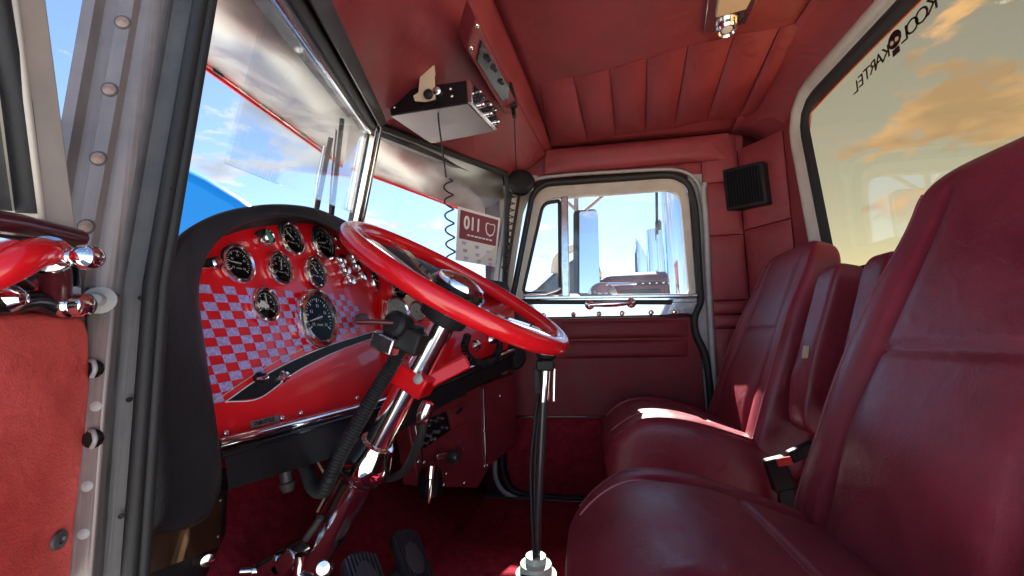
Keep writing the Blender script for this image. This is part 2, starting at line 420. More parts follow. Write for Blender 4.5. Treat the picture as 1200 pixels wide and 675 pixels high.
def ceiling(u, v):
    f = foldpt(v)+V((.035, 0, 0)); Y = lerp(.28, 1.735, v); x0 = f.x
    return V((lerp(x0, .63, u), Y, ceil_z(Y)+.006*math.sin(7*u+5*v)*u*(1-u)))
surf('headliner', ceiling, 30, 40, LINER, cab, thick=-.008)
# padded pleat panels of the headliner over the passenger side
tops = [(632, 97), (672, 91), (714, 82), (758, 70), (806, 55), (860, 42), (913, 33)]
bots = [(645, 172), (689, 166), (722, 159), (756, 154), (790, 150), (828, 142), (866, 138)]
def on_ceil(px, py):
    z = .86
    for _ in range(12):
        p = P(px, py, Z=z); z = ceil_z(min(p.y, 1.735))-.003
    return P(px, py, Z=z)
tp = [on_ceil(*p) for p in tops]; bp = [on_ceil(*p) for p in bots]
for i in range(6):
    g_ = .0015
    puff('pleat_panel', [tp[i]+V((g_, 0, 0)), tp[i+1]-V((g_, 0, 0)), bp[i+1]-V((g_, 0, 0)), bp[i]+V((g_, 0, 0))], .016, LINER, cab, nrm=(0, 0, -1), pw=3)
puff('pleat_panel', [tp[6]+V((.003, 0, 0)), on_ceil(942, 26), on_ceil(884, 137), bp[6]+V((.003, 0, 0))], .012, LINER, cab, nrm=(0, 0, -1), pw=3)
# rail over the passenger door
puff('door_rail', [P(638, 204, Y=1.735), P(858, 186, Y=1.735), P(853, 156, Y=1.725), P(640, 176, Y=1.725)], .022, LINER, cab, nrm=(0, -1, -.2), n=20)
# outer wall above / round the passenger door, cowl sides, roof, back
box('roof_skin', (-.62, .22, .93), (.86, 1.86, .95), MAROON, cab)
box('roof_side', (-.35, 1.785, .64), (.86, 1.86, .929), MAROON, cab)
prism('rail_lining', [P(x, y, Y=1.765) for x, y in ((585, 150), (870, 140), (870, 232), (815, 205), (800, 197), (625, 208), (600, 232))], (0, .012, 0), LINER, cab)
prism('pillar_lining', [P(x, y, Y=1.763) for x, y in ((584, 200), (630, 206), (613, 250), (597, 352), (594, 500), (584, 500))], (0, .010, 0), CREAM, cab)
prism('jamb_lining', [P(x, y, Y=1.763) for x, y in ((806, 204), (828, 204), (848, 600), (826, 600), (812, 330))], (0, .010, 0), GALV, cab)
prism('roof_front', [TL0+V((-.02, -.05, 0)), TL1+V((-.02, 0, 0)), TR1+V((-.02, .1, 0)), TR1+V((-.02, .1, .28)), TL1+V((0, 0, .32)), TL0+V((-.02, -.05, .3))], (-.02, 0, 0), ALUD, cab)
box('cowl_side', (-.86, 1.79, -.66), (-.345, 1.82, .23), MAROON, cab)
box('cowl_side', (-.86, .20, -.66), (-.46, .235, .18), REDP, cab)
prism('cowl_sun_block', [(-.86, .44, .13), (-.58, .44, .13), (-.58, .70, .13), (-.63, 1.04, .13), (-.335, 1.73, .13), (-.335, 1.82, .13), (-.86, 1.82, .13)], (0, 0, .02), MAROON, cab)  # unseen plate, added to stop sun leaking into the footwell
box('firewall_skin', (-.87, .20, -.66), (-.845, 1.82, .17), MAROON, cab)
box('quarter_skin', (.52, 1.79, -.66), (.86, 1.82, .654), MAROON, cab)
# cove from ceiling to back wall
surf('rear_cove', lambda u, v: V((.628+.15*math.sin(u*math.pi/2), lerp(.28, 1.74, v), ceil_z(lerp(.28, 1.735, v))-.004-.13*(1-math.cos(u*math.pi/2)))), 10, 24, LINER, cab, thick=-.006)
# back wall with the window opening
rg = round_poly([(XB, 1.455, .738), (XB, .56, .738), (XB, .62, .18), (XB, 1.378, .18)], .075, 8)
rg = resample(rg, 96)
def rect_match(loop, y0, y1, z0, z1, X):
    c = sum(loop, V((0, 0, 0)))/len(loop); o = []
    for p in loop:
        d = p-c; t = 1e9
        if d.y > 0: t = min(t, (y1-c.y)/d.y)
        if d.y < 0: t = min(t, (y0-c.y)/d.y)
        if d.z > 0: t = min(t, (z1-c.z)/d.z)
        if d.z < 0: t = min(t, (z0-c.z)/d.z)
        o.append(V((X, c.y+d.y*t, c.z+d.z*t)))
    return o
hole = grow(rg, .085, (1, 0, 0))
ring('back_wall', rect_match(hole, .22, 1.79, -.66, .92, XB+.002), [p+V((.002, 0, 0)) for p in hole], (.05, 0, 0), LINER, cab)
rw = part_empty('rear_window', (XB, 1.0, .18), cab)
def band(name, l0, l1, x0, x1, m, par, bul=.012):
    vs_ = []; k = 6
    for i in range(k+1):
        t = i/k
        for a, b in zip(l0, l1): vs_.append(lerp(a, b, t)+V((lerp(x0, x1, t)-bul*math.sin(math.pi*t), 0, 0)))
    return build(name, vs_, grid_faces(k+1, len(l0), False, True), m, par, smooth=True)
l1 = grow(rg, .012, (1, 0, 0)); l2 = grow(rg, .045, (1, 0, 0)); l3 = grow(rg, .088, (1, 0, 0))
band('window_frame', l3, l2, -.006, -.012, CREAM, rw, .014)
band('window_frame', l2, grow(rg, .032, (1, 0, 0)), -.012, .002, CREAM, rw, 0)
band('window_gasket', grow(rg, .036, (1, 0, 0)), grow(rg, -.006, (1, 0, 0)), -.004, .004, RUBBER, rw, .010)
prism('window_glass', [p+V((.006, 0, 0)) for p in rg], (.004, 0, 0), GTINT, rw)
# sticker lettering along the top of the rear glass, made to be read from behind the truck
def back_pt(px, py): return P(px, py, X=XB+.0035)
for ch, x, y in (('K', 1092, 6), ('O', 1080, 19), ('O', 1069, 31), ('L', 1060, 41), ('K', 1038, 63), ('A', 1030, 71), ('R', 1023, 79), ('T', 1016, 87), ('E', 1009, 95), ('L', 1003, 103)):
    text_mesh('letter', ch, back_pt(x, y), (0, 1, 0), (0, 0, 1), .046 if y > 55 else .05, BLACKG, rw, depth=.0006)
sk = back_pt(1049, 50)
lathe('skull_emblem', [(.021, 0), (.021, .001)], sk+V((0, 0, .008)), (-1, 0, 0), BLACKG, rw, seg=20)
for dy in (-.008, .008): lathe('skull_emblem', [(.0052, 0), (.0052, .0012)], sk+V((-.001, dy, .004)), (-1, 0, 0), BEIGE, rw, seg=12)
box('skull_emblem', (XB+.0025, sk.y-.011, sk.z-.030), (XB+.0035, sk.y+.011, sk.z-.014), BLACKG, rw)
# quarter panel of padded leather between the passenger door and the rear window
QA, QB, QC = (.515, 1.752), (.652, 1.748), (XB-.004, 1.60)
rows = [-.60, -.30, .03, .085, .14, .40, .62, .83]
for i in range(len(rows)-1):
    z0, z1 = rows[i]+.002, rows[i+1]-.002
    puff('leather_panel', [(QA[0], QA[1], z0), (QB[0]-.002, QB[1], z0), (QB[0]-.002, QB[1], z1), (QA[0], QA[1], z1)], .014 if z1-z0 < .1 else .010, LINER, cab, nrm=(0, -1, 0), pw=6 if z1-z0 > .1 else 3)
for z0, z1 in ((-.60, -.3), (-.3, .14), (.14, .415), (.415, .75)):
    puff('leather_panel', [(QB[0]+.002, QB[1], z0+.002), (QC[0], QC[1], z0+.002), (QC[0], QC[1], z1-.002), (QB[0]+.002, QB[1], z1-.002)], .010, LINER, cab, nrm=(-.77, -.64, 0), pw=6)
# floor, toe board, tunnel
box('floor', (-.46, .24, ZF-.03), (.80, 1.79, ZF), CARPET, cab)
surf('toe_board', lambda u, v: V((lerp(-.40, -.80, u), lerp(.24, 1.79, v), ZF+.003+.40*u**1.15)), 12, 4, CARPET, cab, thick=-.01)
box('firewall', (-.84, .24, -.28), (-.80, 1.79, .22), CARPET, cab)
def tunnel(u, v):
    y = lerp(.80, 1.40, v); s = abs((y-1.1)/.30); h = .075*(.5+.5*math.cos(math.pi*min(1, s)))
    x = lerp(-.42, .30, u); zb = ZF+.004 if x > -.40 else ZF+.003+.40*((-.40-x)/.40)**1.15
    return V((x, y, zb+h*(1-.3*sm(-.3, -.75, x))))
surf('floor_tunnel', tunnel, 40, 25, CARPET, cab)
# floor mat with a bound edge on the passenger side
mp = catmull([P(x, y, Z=ZF+.006) for x, y in ((548, 668), (556, 650), (575, 628), (598, 594))], 8)
tube('mat_edge', mp, .006, CARPET, cab, seg=8)
# plaque and black frame low beside the driver doorway
kp = plane3((-.50, .36, -.2), (-.50, .36, -.5), (-.62, .62, -.2))
prism('kick_panel', [P(x, y, pl=kp) for x, y in ((158, 630), (268, 560), (262, 690), (150, 700))], kp[1]*.02*(1 if kp[1].x < 0 else -1), BLACKP, cab, bevel=.003)
prism('plaque', [P(x, y, pl=kp)+V((.004, -.003, 0)) for x, y in ((160, 632), (258, 580), (254, 640), (156, 676))], kp[1]*.004, BROWN, cab)
for x, y in ((256, 585), (253, 627)): screw(P(x, y, pl=kp)+V((.008, -.006, 0)), (.8, -.6, 0), .004, cab)
lathe('latch', [(.012, 0), (.010, .01), (0, .012)], P(241, 653, pl=kp)+V((.006, -.004, 0)), (.8, -.6, 0), CHROMEW, cab, seg=12)
# a-pillar on the passenger side: jamb strips and gaskets
for off, w_, m_ in ((0, .016, CREAM), (-.022, .013, RUBBER), (.02, .010, RUBBER), (-.038, .014, ALU)):
    pts = [P(x+off*160, y, Y=1.73) for x, y in ((606, 216), (594, 290), (588, 335), (585, 400))]
    tube('pillar_strip', catmull(pts, 6), w_, m_, cab, seg=10)
box('pillar_post', (-.40, 1.755, -.62), (-.335, 1.785, .655), MAROON, cab)
tube('pillar_post', [(-.36, 1.775, .10), (-.33, 1.775, .30), (-.262, 1.775, .70)], .035, MAROON, cab)
# rear jamb of the passenger door
jp = [(823, 226), (826, 260), (829, 330), (833, 400), (838, 485)]
tube('door_jamb', catmull([P(826, 215, Y=1.742)]+[P(x+1, y, Y=1.742) for x, y in jp]+[P(842, 590, Y=1.742)], 4), .012, GALV, cab, seg=8)
tube('jamb_gasket', catmull([P(x-8, y, Y=1.738) for x, y in ((818, 225), (823, 250), (828, 335), (829, 352), (822, 372), (824, 392), (834, 415), (839, 445), (842, 485), (845, 580))], 5), .014, RUBBER, cab, seg=8)
# jamb along the bottom / front of the passenger door
tube('jamb_gasket', catmull([P(x, y, Y=1.735) for x, y in ((590, 500), (588, 530), (590, 556), (600, 574), (622, 580), (668, 584), (720, 586), (840, 592))], 5), .012, RUBBER, cab, seg=8)
tube('door_jamb', catmull([P(x, y, Y=1.72) for x, y in ((580, 540), (581, 560), (590, 576), (606, 584))], 5), .010, GALV, cab, seg=8)
box('door_sill', (-.40, 1.70, ZF-.03), (.80, 1.80, ZF+.004), ALUD, cab, bevel=.004)
# ------------------------------------------------------------------ driver doorway: aluminium jamb with rivets and weatherstrip
jn = V((.42, -.90, 0)).normalized(); JP = (V((-.40, .285, 0)), jn)
def jl(x0): return [P(x0+12*.178*3, -36, pl=JP), P(x0-58, 330, pl=JP), P(x0-58-33, 760, pl=JP)]
prof = [(96, -.03), (101, .004), (118, .006), (122, -.002), (138, -.003), (143, .003), (161, .004), (165, -.001), (190, -.004), (194, -.012), (219, -.016), (222, -.03)]
cols = [[p+jn*d for p in jl(x)] for x, d in prof]
dense = []
for c in cols:
    k = []
    for i in range(25):
        t = i/24*2; j = min(1, int(t)); k.append(lerp(c[j], c[j+1], t-j))
    dense.append(k)
def jseg(name, i0, i1, m, back=.03):
    vs_ = [p for c in dense[i0:i1+1] for p in c]; n = i1-i0+1
    fs = grid_faces(n, 25)
    o = build(name, vs_, fs, m, cab, smooth=30)
    s = o.modifiers.new('solid', 'SOLIDIFY'); s.thickness = .012; s.offset = -1
    return o
jseg('door_jamb', 0, 8, ALU); jseg('door_jamb', 8, 11, ALUD)
w0 = jl(226); w1 = [p-jn*.012 for p in w0]
tube('weatherstrip', [lerp(w1[0], w1[1], i/10) for i in range(10)]+[lerp(w1[1], w1[2], i/10) for i in range(11)], .0058, RUBBER, cab, seg=12)
tube('weatherstrip', [lerp(w1[0], w1[1], i/10)+V((.0015, .009, 0)) for i in range(10)]+[lerp(w1[1], w1[2], i/10)+V((.0015, .009, 0)) for i in range(11)], .0055, RUBBER, cab, seg=12)
for x, y in ((147, 30), (132, 108), (119, 188), (105, 267)):
    p = P(x, y, pl=JP)+jn*.0042
    lathe('rivet', [(.0054, 0), (.005, .0008), (.003, .0011), (0, .0012)], p, jn, mat('rivet %d' % y, (.36, .24, .19), .5, .6, noise=(200, .4, 4)), cab, seg=14)
    lathe('rivet_ring', [(.0066, .0000), (.0063, .0005), (.0056, .0006)], p, jn, ALUD, cab, seg=14)
for x, y in ((118, 475), (108, 567), (104, 622)):
    lathe('rivet', [(.0058, 0), (.005, .0016), (.0025, .0026), (0, .0028)], P(x, y, pl=JP)+jn*.004, jn, GALV, cab, seg=14)
for x, y in ((198, 92), (176, 217), (142, 348), (128, 470), (118, 610)):
    lathe('screw_hole', [(.0022, 0), (.0022, .001)], P(x+16, y, pl=JP)-jn*.009, jn, BLACKG, cab, seg=8)
# inner grey lining strip under the door panel edge and its hinges
prism('hinge_plate', [P(x, y, pl=JP)+jn*.006 for x, y in ((108, 335), (140, 345), (128, 480), (112, 690), (70, 690), (100, 480))], -jn*.01, ALU, cab, bevel=.002)
hb = P(125, 353, pl=JP)+jn*.008
lathe('striker_bolt', [(.011, 0), (.011, .002), (.005, .003), (.005, .010), (.004, .012), (0, .0125)], hb, jn+V((.3, 0, 0)), GALV, cab, seg=18)
for y in (432, 512):
    c = P(116, y, pl=JP)+jn*.008
    tube('hinge_and_shade', catmull([c+V((-.003, 0, .007)), c+jn*.003+V((.003, 0, .006)), c+jn*.004+V((.006, 0, .000)), c+jn*.002+V((.002, 0, -.006))], 6), .0017, GALV, cab, seg=8)
    lathe('hinge_and_shade', [(.0075, 0), (.007, .0012), (.004, .0015)], c-jn*.001, jn, BLACKG, cab, seg=12)  # black disc stands in for the shaded recess behind the link
# ------------------------------------------------------------------ open driver door
dd = part_empty('door', (-.43, .25, -.62), cab, 'open driver door with red leather panel coloured as skylit and red grab handle')
DN = V((.93, .37, 0)).normalized(); DP = (P(111, 450, pl=JP)+jn*.007, DN)
def D(x, y, o=0): return P(x, y, pl=(DP[0]+DN*o, DN))
dpan = prism('door_panel', [D(x, y) for x, y in ((-70, 367), (60, 366), (92, 367), (103, 374), (108, 392), (109, 440), (107, 500), (101, 540), (93, 600), (86, 700), (-70, 700))], -DN*.022, REDL, dd, bevel=.006, seg=4)
lathe('panel_screw', [(.007, 0), (.0065, .002), (.003, .0026), (.002, .001), (0, .001)], D(68, 633, .0005), DN, ALUD, dd, seg=16)
box_n = -DN*.05
prism('door_skin', [D(x, y, -.026) for x, y in ((-120, 300), (98, 300), (104, 700), (-120, 700))], -DN*.03, REDP, dd)
prism('window_frame', [D(x, y, .0) for x, y in ((2, -40), (51, -40), (92, 277), (42, 264))], -DN*.03, CREAM, dd, bevel=.003)
prism('frame_flange', [D(x, y, .004) for x, y in ((12, -40), (20, -40), (58, 267), (50, 265))], -DN*.01, CREAM, dd, bevel=.002)
tube('vent_gasket', [D(-12, -40, -.004), D(20, 120, -.004), D(36, 250, -.004)], .007, RUBBER, dd)
prism('vent_frame', [D(x, y, -.012) for x, y in ((-40, -40), (-10, -40), (32, 250), (-60, 236))], -DN*.012, mat('grey vent frame', (.12, .115, .115), .5, .3, noise=(20, .3, 6)), dd)
sill = prism('window_sill', [D(x, y, -.006) for x, y in ((-70, 262), (92, 280), (101, 362), (60, 366), (-70, 366))], -DN*.016, CHROME, dd, bevel=.003)
tube('sill_trim', [D(-70, 248, .004), D(20, 262, .006), D(93, 279, .004)], .0065, MAROON, dd)
tube('sill_trim', catmull([D(-70, 350, .0), D(0, 357, .002), D(40, 352, .002), D(70, 362, .002), D(98, 362, .001)], 6), .007, BLACKG, dd)
hp = catmull([D(-60, 332, .012), D(-20, 325, .02), D(10, 313, .026), D(30, 302, .028), D(46, 296, .027), D(57, 297, .022)], 8)
gh = tube('grab_handle', hp, [.0095]*len(hp), REDW, dd, seg=18)
tube('grab_handle', catmull([D(58, 297, .02), D(64, 318, .012), D(66, 345, .004)], 6), .0085, MAROON, dd, seg=14)
lathe('handle_ferrule', [(.0115, -.004), (.0125, 0), (.0115, .005), (.006, .008), (.003, .012)], D(57, 299, .024), (.75, -.6, .05), CHROME, dd, seg=20)
lathe('handle_knob', [(.003, 0), (.003, .005), (.006, .006), (.006, .009), (.0045, .010), (.0068, .012), (.0082, .015), (.0086, .018), (.0080, .0215), (.0058, .0245), (.003, .0258), (0, .0262)], D(66, 301, .026), (.92, .3, .0), CHROME, dd, seg=20)
lathe('pin_knob', [(.006, 0), (.0085, .002), (.0085, .006), (.006, .007), (.0085, .011), (.0085, .017), (.005, .02), (0, .021)], D(71, 358, .004), (.92, .3, 0), CHROME, dd, seg=20)
for x, y in ((8, 350),): lathe('pin_knob', [(.006, 0), (.0085, .003), (.004, .009), (0, .010)], D(x, y, .004), DN, CHROME, dd, seg=16)

# ------------------------------------------------------------------ passenger door
pd = part_empty('door', (.08, 1.76, ZF), cab, 'closed passenger door with maroon leather panel, chrome sill and framed window')
def Q(x, y, o=0): return P(x, y, Y=YD-o)
box('door_skin', (-.335, 1.775, ZF+.004), (.515, 1.81, .145), MAROON, pd)
pn = prism('door_panel', [Q(x, y) for x, y in ((598, 375), (813, 371), (811, 386), (822, 414), (828, 488), (592, 488))], (0, .02, 0), DOORL, pd, bevel=.005, seg=3)
puff('padded_bar', [Q(657, 397.5, .002), Q(806, 395, .002), Q(806, 375, .002), Q(657, 377, .002)], .014, DOORL, pd, nrm=(0, -1, 0), pw=5, n=16)
puff('padded_bar', [Q(652, 420.5, .002), Q(806, 418, .002), Q(806, 397.5, .002), Q(652, 400, .002)], .014, DOORL, pd, nrm=(0, -1, 0), pw=5, n=16)
prism('carpet_panel', [Q(x, y, .001) for x, y in ((592, 491), (829, 491), (834, 588), (668, 583), (612, 577), (600, 568), (594, 552))], (0, .02, 0), CARPET, pd, bevel=.004)
strip('panel_welt', Q(593, 489.5, .001), Q(829, 489.5, .001), .006, .004, DOORL, (0, -1, 0), pd)
screw(Q(822, 430, .002), (0, -1, 0), .006, pd, ALUD)
Lo = round_poly([Q(604, 351), Q(629, 219), Q(806, 207), Q(817, 351)], [.02, .07, .10, .02], 8)
Li = round_poly([Q(611, 345), Q(636, 233), Q(797, 221), Q(808, 344)], [.03, .06, .07, .02], 8)
fr = ring('window_frame', Lo, Li, (0, .03, 0), CREAM, pd, bevel=.004)
tube('frame_gasket', [p+V((0, -.004, 0)) for p in grow(Lo, .012, (0, 1, 0))], .013, RUBBER, pd, closed=True)
tube('frame_trim', [p+V((0, -.004, 0)) for p in catmull([Q(x, y) for x, y in ((618, 222), (627, 211), (660, 206), (720, 202), (780, 199), (804, 203), (818, 216), (823, 240))], 6)], .0075, GALV, pd)
prism('window_glass', [Q(662, 346, -.018), Q(662, 231, -.018)]+[p+V((0, .018, 0)) for p in round_poly([Q(797, 221), Q(808, 346), Q(700, 346)], [.07, .01, .01])], (0, .004, 0), GLASS, pd)
ventl = round_poly([Q(610, 345), Q(635, 236), Q(657, 233), Q(658, 345)], [.035, .05, .015, .02], 8)
vf = ring('vent_frame', ventl, grow(ventl, -.013, (0, 1, 0)), (0, .014, 0), RUBBER, pd, bevel=.002)
prism('vent_glass', [p+V((0, .006, 0)) for p in grow(ventl, -.004, (0, 1, 0))], (0, .004, 0), GLASS, pd)
obox('vent_post', (Q(661.5, 231)+Q(663, 349))/2, V((.016, 0, 0)), V((0, .012, 0)), (Q(661.5, 231)-Q(663, 349))/2, CHROMEW, pd, bevel=.004)
tube('vent_trim', [Q(614, 346, .012), Q(640, 345, .014), Q(652, 341, .014), Q(657, 338, .01)], .006, CHROME, pd)
prism('chrome_sill', [Q(x, y, .012) for x, y in ((620, 350), (817, 347), (818, 369), (618, 373))], (0, .02, 0), CHROME, pd, bevel=.004)
strip('sill_ledge', Q(615, 349.5, .012), Q(817, 346.5, .012), .014, .014, CHROMEW, (0, -1, 0), pd)
for x, y in ((637, 369.5), (672, 368.5), (702, 367.8), (729, 367), (763, 366.2), (790, 365.6)):
    lathe('sill_knob', [(.005, 0), (.009, .004), (.010, .009), (.007, .014), (0, .016)], Q(x, y, .012), (0, -1, 0), CHROME, pd, seg=14)
h0, h1 = Q(691, 357, .028), Q(740, 355, .028)
hd = tube('pull_handle', [lerp(h0, h1, i/14) for i in range(15)], [.006+.007*math.sin(math.pi*i/14) for i in range(15)], CHROME, pd, seg=14)
for h in (h0, h1):
    lathe('handle_boss', [(.012, 0), (.020, .006), (.020, .012), (.012, .017), (0, .019)], h+V((0, .016, 0)), (0, -1, 0), CHROME, pd, seg=16)
prism('sill_plate', [Q(x, y, .0165) for x, y in ((789, 350), (817, 349), (818, 367), (783, 368))], (0, .006, 0), CHROMEW, pd, bevel=.002)

# ------------------------------------------------------------------ dashboard
da = empty('dashboard', (-.5, 1.0, -.1), 'red painted dashboard with chrome gauges, lilac checks and black padded hood', 'dashboard')
pA, pB = V((-.475, .5, -.12)), V((-.522, .5, .10))
PD = plane3(pA, pB, pA+V((0, 1, 0))); nD = PD[1] if PD[1].x > 0 else -PD[1]
knee = P(446, 420, pl=PD); tilt = (pB-pA)
PD2 = plane3(knee, knee+tilt, V((-.25, 1.62, knee.z))); nD2 = PD2[1] if PD2[1].x > 0 else -PD2[1]
def DS(x, y, o=0): return P(x, y, pl=(PD[0]+nD*o, nD))
def DS2(x, y, o=0): return P(x, y, pl=(PD2[0]+nD2*o, nD2))
def DA(x, y, o=0): return DS(x, y, o) if x <= 446 else DS2(x, y, o)
top_l = [(240, 560), (226, 345), (232, 312), (248, 284), (275, 260), (310, 248), (345, 247), (382, 256), (412, 278), (446, 304)]
bot_l = [(446, 466), (262, 515)]
prism('dash_panel', [DS(*p) for p in top_l+bot_l], -nD*.012, REDP, da)
prism('dash_panel', [DS2(*p) for p in ((446, 303), (480, 322), (530, 336), (580, 344), (602, 352), (604, 405), (446, 466))], -nD2*.012, REDP, da)
# hood: rows of curves from jamb side / top, over a rounded edge to the lip and back to the panel
lip = [(170, 628), (215, 620), (242, 605), (255, 580), (258, 545), (252, 495), (244, 440), (237, 390), (232, 345), (237, 312), (252, 285), (278, 265), (310, 255), (345, 254), (380, 263), (412, 285), (445, 306), (480, 322), (520, 334), (560, 343), (600, 352)]
outp = [(160, 626, .335), (160, 622, .335), (161, 612, .335), (162, 590, .335), (163, 555, .335), (165, 500, .335), (169, 435, .335), (173, 380, .337), (178, 335, .34), (186, 300, .35), (204, 270, .38), (240, 249, .44), (285, 238, .52), (330, 235, .61), (370, 240, .72), (405, 253, .84), (440, 272, .97), (480, 294, 1.15), (520, 311, 1.32), (560, 322, 1.50), (594, 328, 1.64)]
hv = []
A0 = catmull([DA(x, y, .055) for x, y in lip], 4)
B0 = catmull([P(x, y, Y=Y) for x, y, Y in outp], 4)
C0 = catmull([DA(x, y, -.004) for x, y in lip], 4)
rowsH = []
for a, b, c in zip(A0, B0, C0):
    tv = -((a+b)/2).normalized()
    away = (a-b).normalized()
    rowsH.append([b+V((-.05, .05, -.02)), b, lerp(b, a, .35)+tv*.006, lerp(b, a, .75)+tv*.010, lerp(b, a, .94)+tv*.011, a+tv*.004, a+away*.004-tv*.010, a+(c-a)*.35+away*.003, c])
vs_ = [p for r in rowsH for p in r]
build('dash_hood', vs_, grid_faces(len(rowsH), 9), BLACKP, da, smooth=True, sub=1)
# top pad filling between hood and windshield
def pad(u, v):
    b = B0[min(len(B0)-1, int(v*(len(B0)-1)))]
    k = b+V((-.05, .05, -.02)); x1 = -.34-.27*(1-abs((k.y-1.04)/.72)) - .02
    return V((lerp(k.x, min(k.x-.02, x1), u), k.y, k.z-.02*u))
surf('dash_pad', lambda u, v: pad(u, .42+.58*v), 4, 48, BLACKP, da)
# lower black apron and chrome trim
ap = [DA(x, y, .012) for x, y in ((262, 522), (446, 474), (500, 456), (560, 432), (604, 414))]
ab = [DA(x, y, .004) for x, y in ((268, 574), (446, 519), (500, 487), (560, 452), (606, 428))]
build('dash_apron', ap+ab+[p+V((-.12, 0, 0)) for p in ab], grid_faces(3, 5), BLACKP, da, smooth=30)
tr_ = catmull([DA(x, y, .012) for x, y in ((254, 521), (350, 496), (446, 470), (500, 452), (560, 428), (602, 410))], 8)
tube('dash_trim', tr_, .0075, CHROME, da, seg=12)
tube('dash_trim', [p+V((.004, 0, -.013)) for p in tr_], .005, BLACKG, da, seg=10)
lathe('dash_corner', [(.05, 0), (.05, .02), (.04, .03), (0, .034)], P(600, 418, Y=1.60), (.5, -.8, 0), BLACKP, da, seg=24)
# checks: lattice of leaf quads laid on the panel
def inpoly(p, poly):
    x, y = p; c = False
    for i in range(len(poly)):
        x1, y1 = poly[i-1]; x2, y2 = poly[i]
        if (y1 > y) != (y2 > y) and x < (x2-x1)*(y-y1)/(y2-y1)+x1: c = not c
    return c
def proj(p):
    c = p.dot(fwd); return (600+F*p.dot(RT)/c, 337.5-F*p.dot(UP)/c)
o_ = DS(238.5, 338.6); u_ = (DS(268.6, 340.5)-o_)/2; v_ = (DS(238.5+14.4+4.8, 349.0+.6)-o_)-u_
okp = [(228, 331), (262, 332), (300, 343), (330, 338), (395, 346), (425, 360), (418, 385), (398, 398), (352, 412), (300, 440), (258, 474), (240, 470)]
cv, cf = [], []
for i in range(-14, 34):
    for j in range(-4, 22):
        if (i+j) % 2: continue
        c = o_+u_*i+v_*j
        if c.y > knee.y: continue
        if not inpoly(proj(c), okp): continue
        k = len(cv)
        for du, dv in ((-.5, -.5), (.5, -.5), (.5, .5), (-.5, .5)): cv.append(c+u_*du+v_*dv+nD*.0012)
        cf.append((k, k+1, k+2, k+3))
ck = build('check_decal', cv, cf, LILAC, da)
# black swoosh with pinstripe
sw_t = [(264, 471), (300, 446), (340, 424), (385, 405), (420, 394), (446, 386)]
sw_b = [(446, 394), (420, 402), (385, 416), (345, 437), (305, 466)]
prism('swoosh_decal', [DS(x, y, .0008) for x, y in sw_t+sw_b], nD*.0008, DECALB, da)
tube('pinstripe', catmull([DS(x, y, .0014) for x, y in sw_t], 6), .0009, WHITE, da, seg=6)
tube('pinstripe', catmull([DS(x, y, .0014) for x, y in [sw_t[0]]+sw_b[::-1]], 6), .0009, WHITE, da, seg=6)
tube('pinstripe', catmull([DS(x, y, .0014) for x, y in ((252, 470), (290, 444), (330, 420), (372, 402), (420, 386))], 6), .0006, OFFW, da, seg=6)
for dx in (0, 9, 18):
    tube('pinstripe', [DS2(452+dx+ (i*2.4) + (3 if i % 2 else -3), 384+i*3.4-dx*.5, .0014) for i in range(12)], .0009, MAROON, da, seg=5)
prism('pinstripe_field', [DS2(x, y, .0008) for x, y in ((448, 352), (478, 346), (498, 360), (470, 376), (450, 392), (447, 382))], nD2*.0006, BEIGE, da)
# gauges
OFFG = mat('pale gauge face', (.42, .5, .44), .5)
def gauge(c, r, n, par, na=.6, face=None):
    ax, a, b = frame(n); upv = (V((0, 0, 1))-ax*ax.z).normalized(); rt = upv.cross(ax)
    gz = lathe('gauge', [(r*1.04, 0), (r*1.13, r*.10), (r*1.13, r*.24), (r*1.08, r*.36), (r*.98, r*.41), (r*.88, r*.34), (r*.85, r*.22)], c, ax, CHROMEB, par, seg=40)
    lathe('gauge_face', [(r*.86, r*.24), (0, r*.24)], c, ax, face or GFACE, gz, seg=32)
    mv, mf = [], []
    def quad(p, q, w_):
        s = (q-p).normalized().cross(ax)*w_/2; k = len(mv); mv.extend([p-s, p+s, q+s, q-s]); mf.append((k, k+1, k+2, k+3))
    base = c+ax*r*.25
    n_ = 25
    for i in range(n_):
        an = R(215-250*i/(n_-1)); d = rt*math.cos(an)+upv*math.sin(an)
        quad(base+d*r*(.60 if i % 4 == 0 else .68), base+d*r*.75, r*(.06 if i % 4 == 0 else .03))
    for i in range(0, n_, 6):
        an = R(215-250*i/(n_-1)); d = rt*math.cos(an)+upv*math.sin(an)
        for k in (-1, 1): quad(base+d*r*.46+rt*k*r*.05-upv*r*.06, base+d*r*.46+rt*k*r*.05+upv*r*.06, r*.035)
    for k in range(-2, 3): quad(base-upv*r*.28+rt*(k*r*.075-r*.02), base-upv*r*.28+rt*(k*r*.075+r*.02), r*.07)
    build('dial_marks', mv, mf, OFFW, gz)
    an = R(215-250*na); d = rt*math.cos(an)+upv*math.sin(an)
    tube('needle', [c+ax*r*.28-d*r*.12, c+ax*r*.28+d*r*.62], [r*.045, r*.015], OFFW, gz, seg=6)
    lathe('needle_hub', [(r*.11, r*.24), (r*.10, r*.30), (0, r*.31)], c, ax, BLACKP, gz, seg=12)
    lathe('gauge_glass', [(r*.87, r*.33), (0, r*.331)], c, ax, GGAUGE, gz, seg=24)
    return gz
for x, y, hpx, na in ((275, 310, 21.5, .15), (325, 315, 18.5, .55), (338, 280.5, 18.5, .3), (375, 286, 19, .1), (367, 320, 17.5, .35), (308, 358, 19, .5), (367, 374, 31, .08)):
    c = DS(x, y); r = hpx/F*c.dot(fwd)*1.0
    gauge(c, r, nD, da, na)
for x, y, hpx, na in ((440, 331, 14, .2),):
    c = DS(x, y); r = hpx/F*c.dot(fwd)*.93; gauge(c, r, nD, da, na)
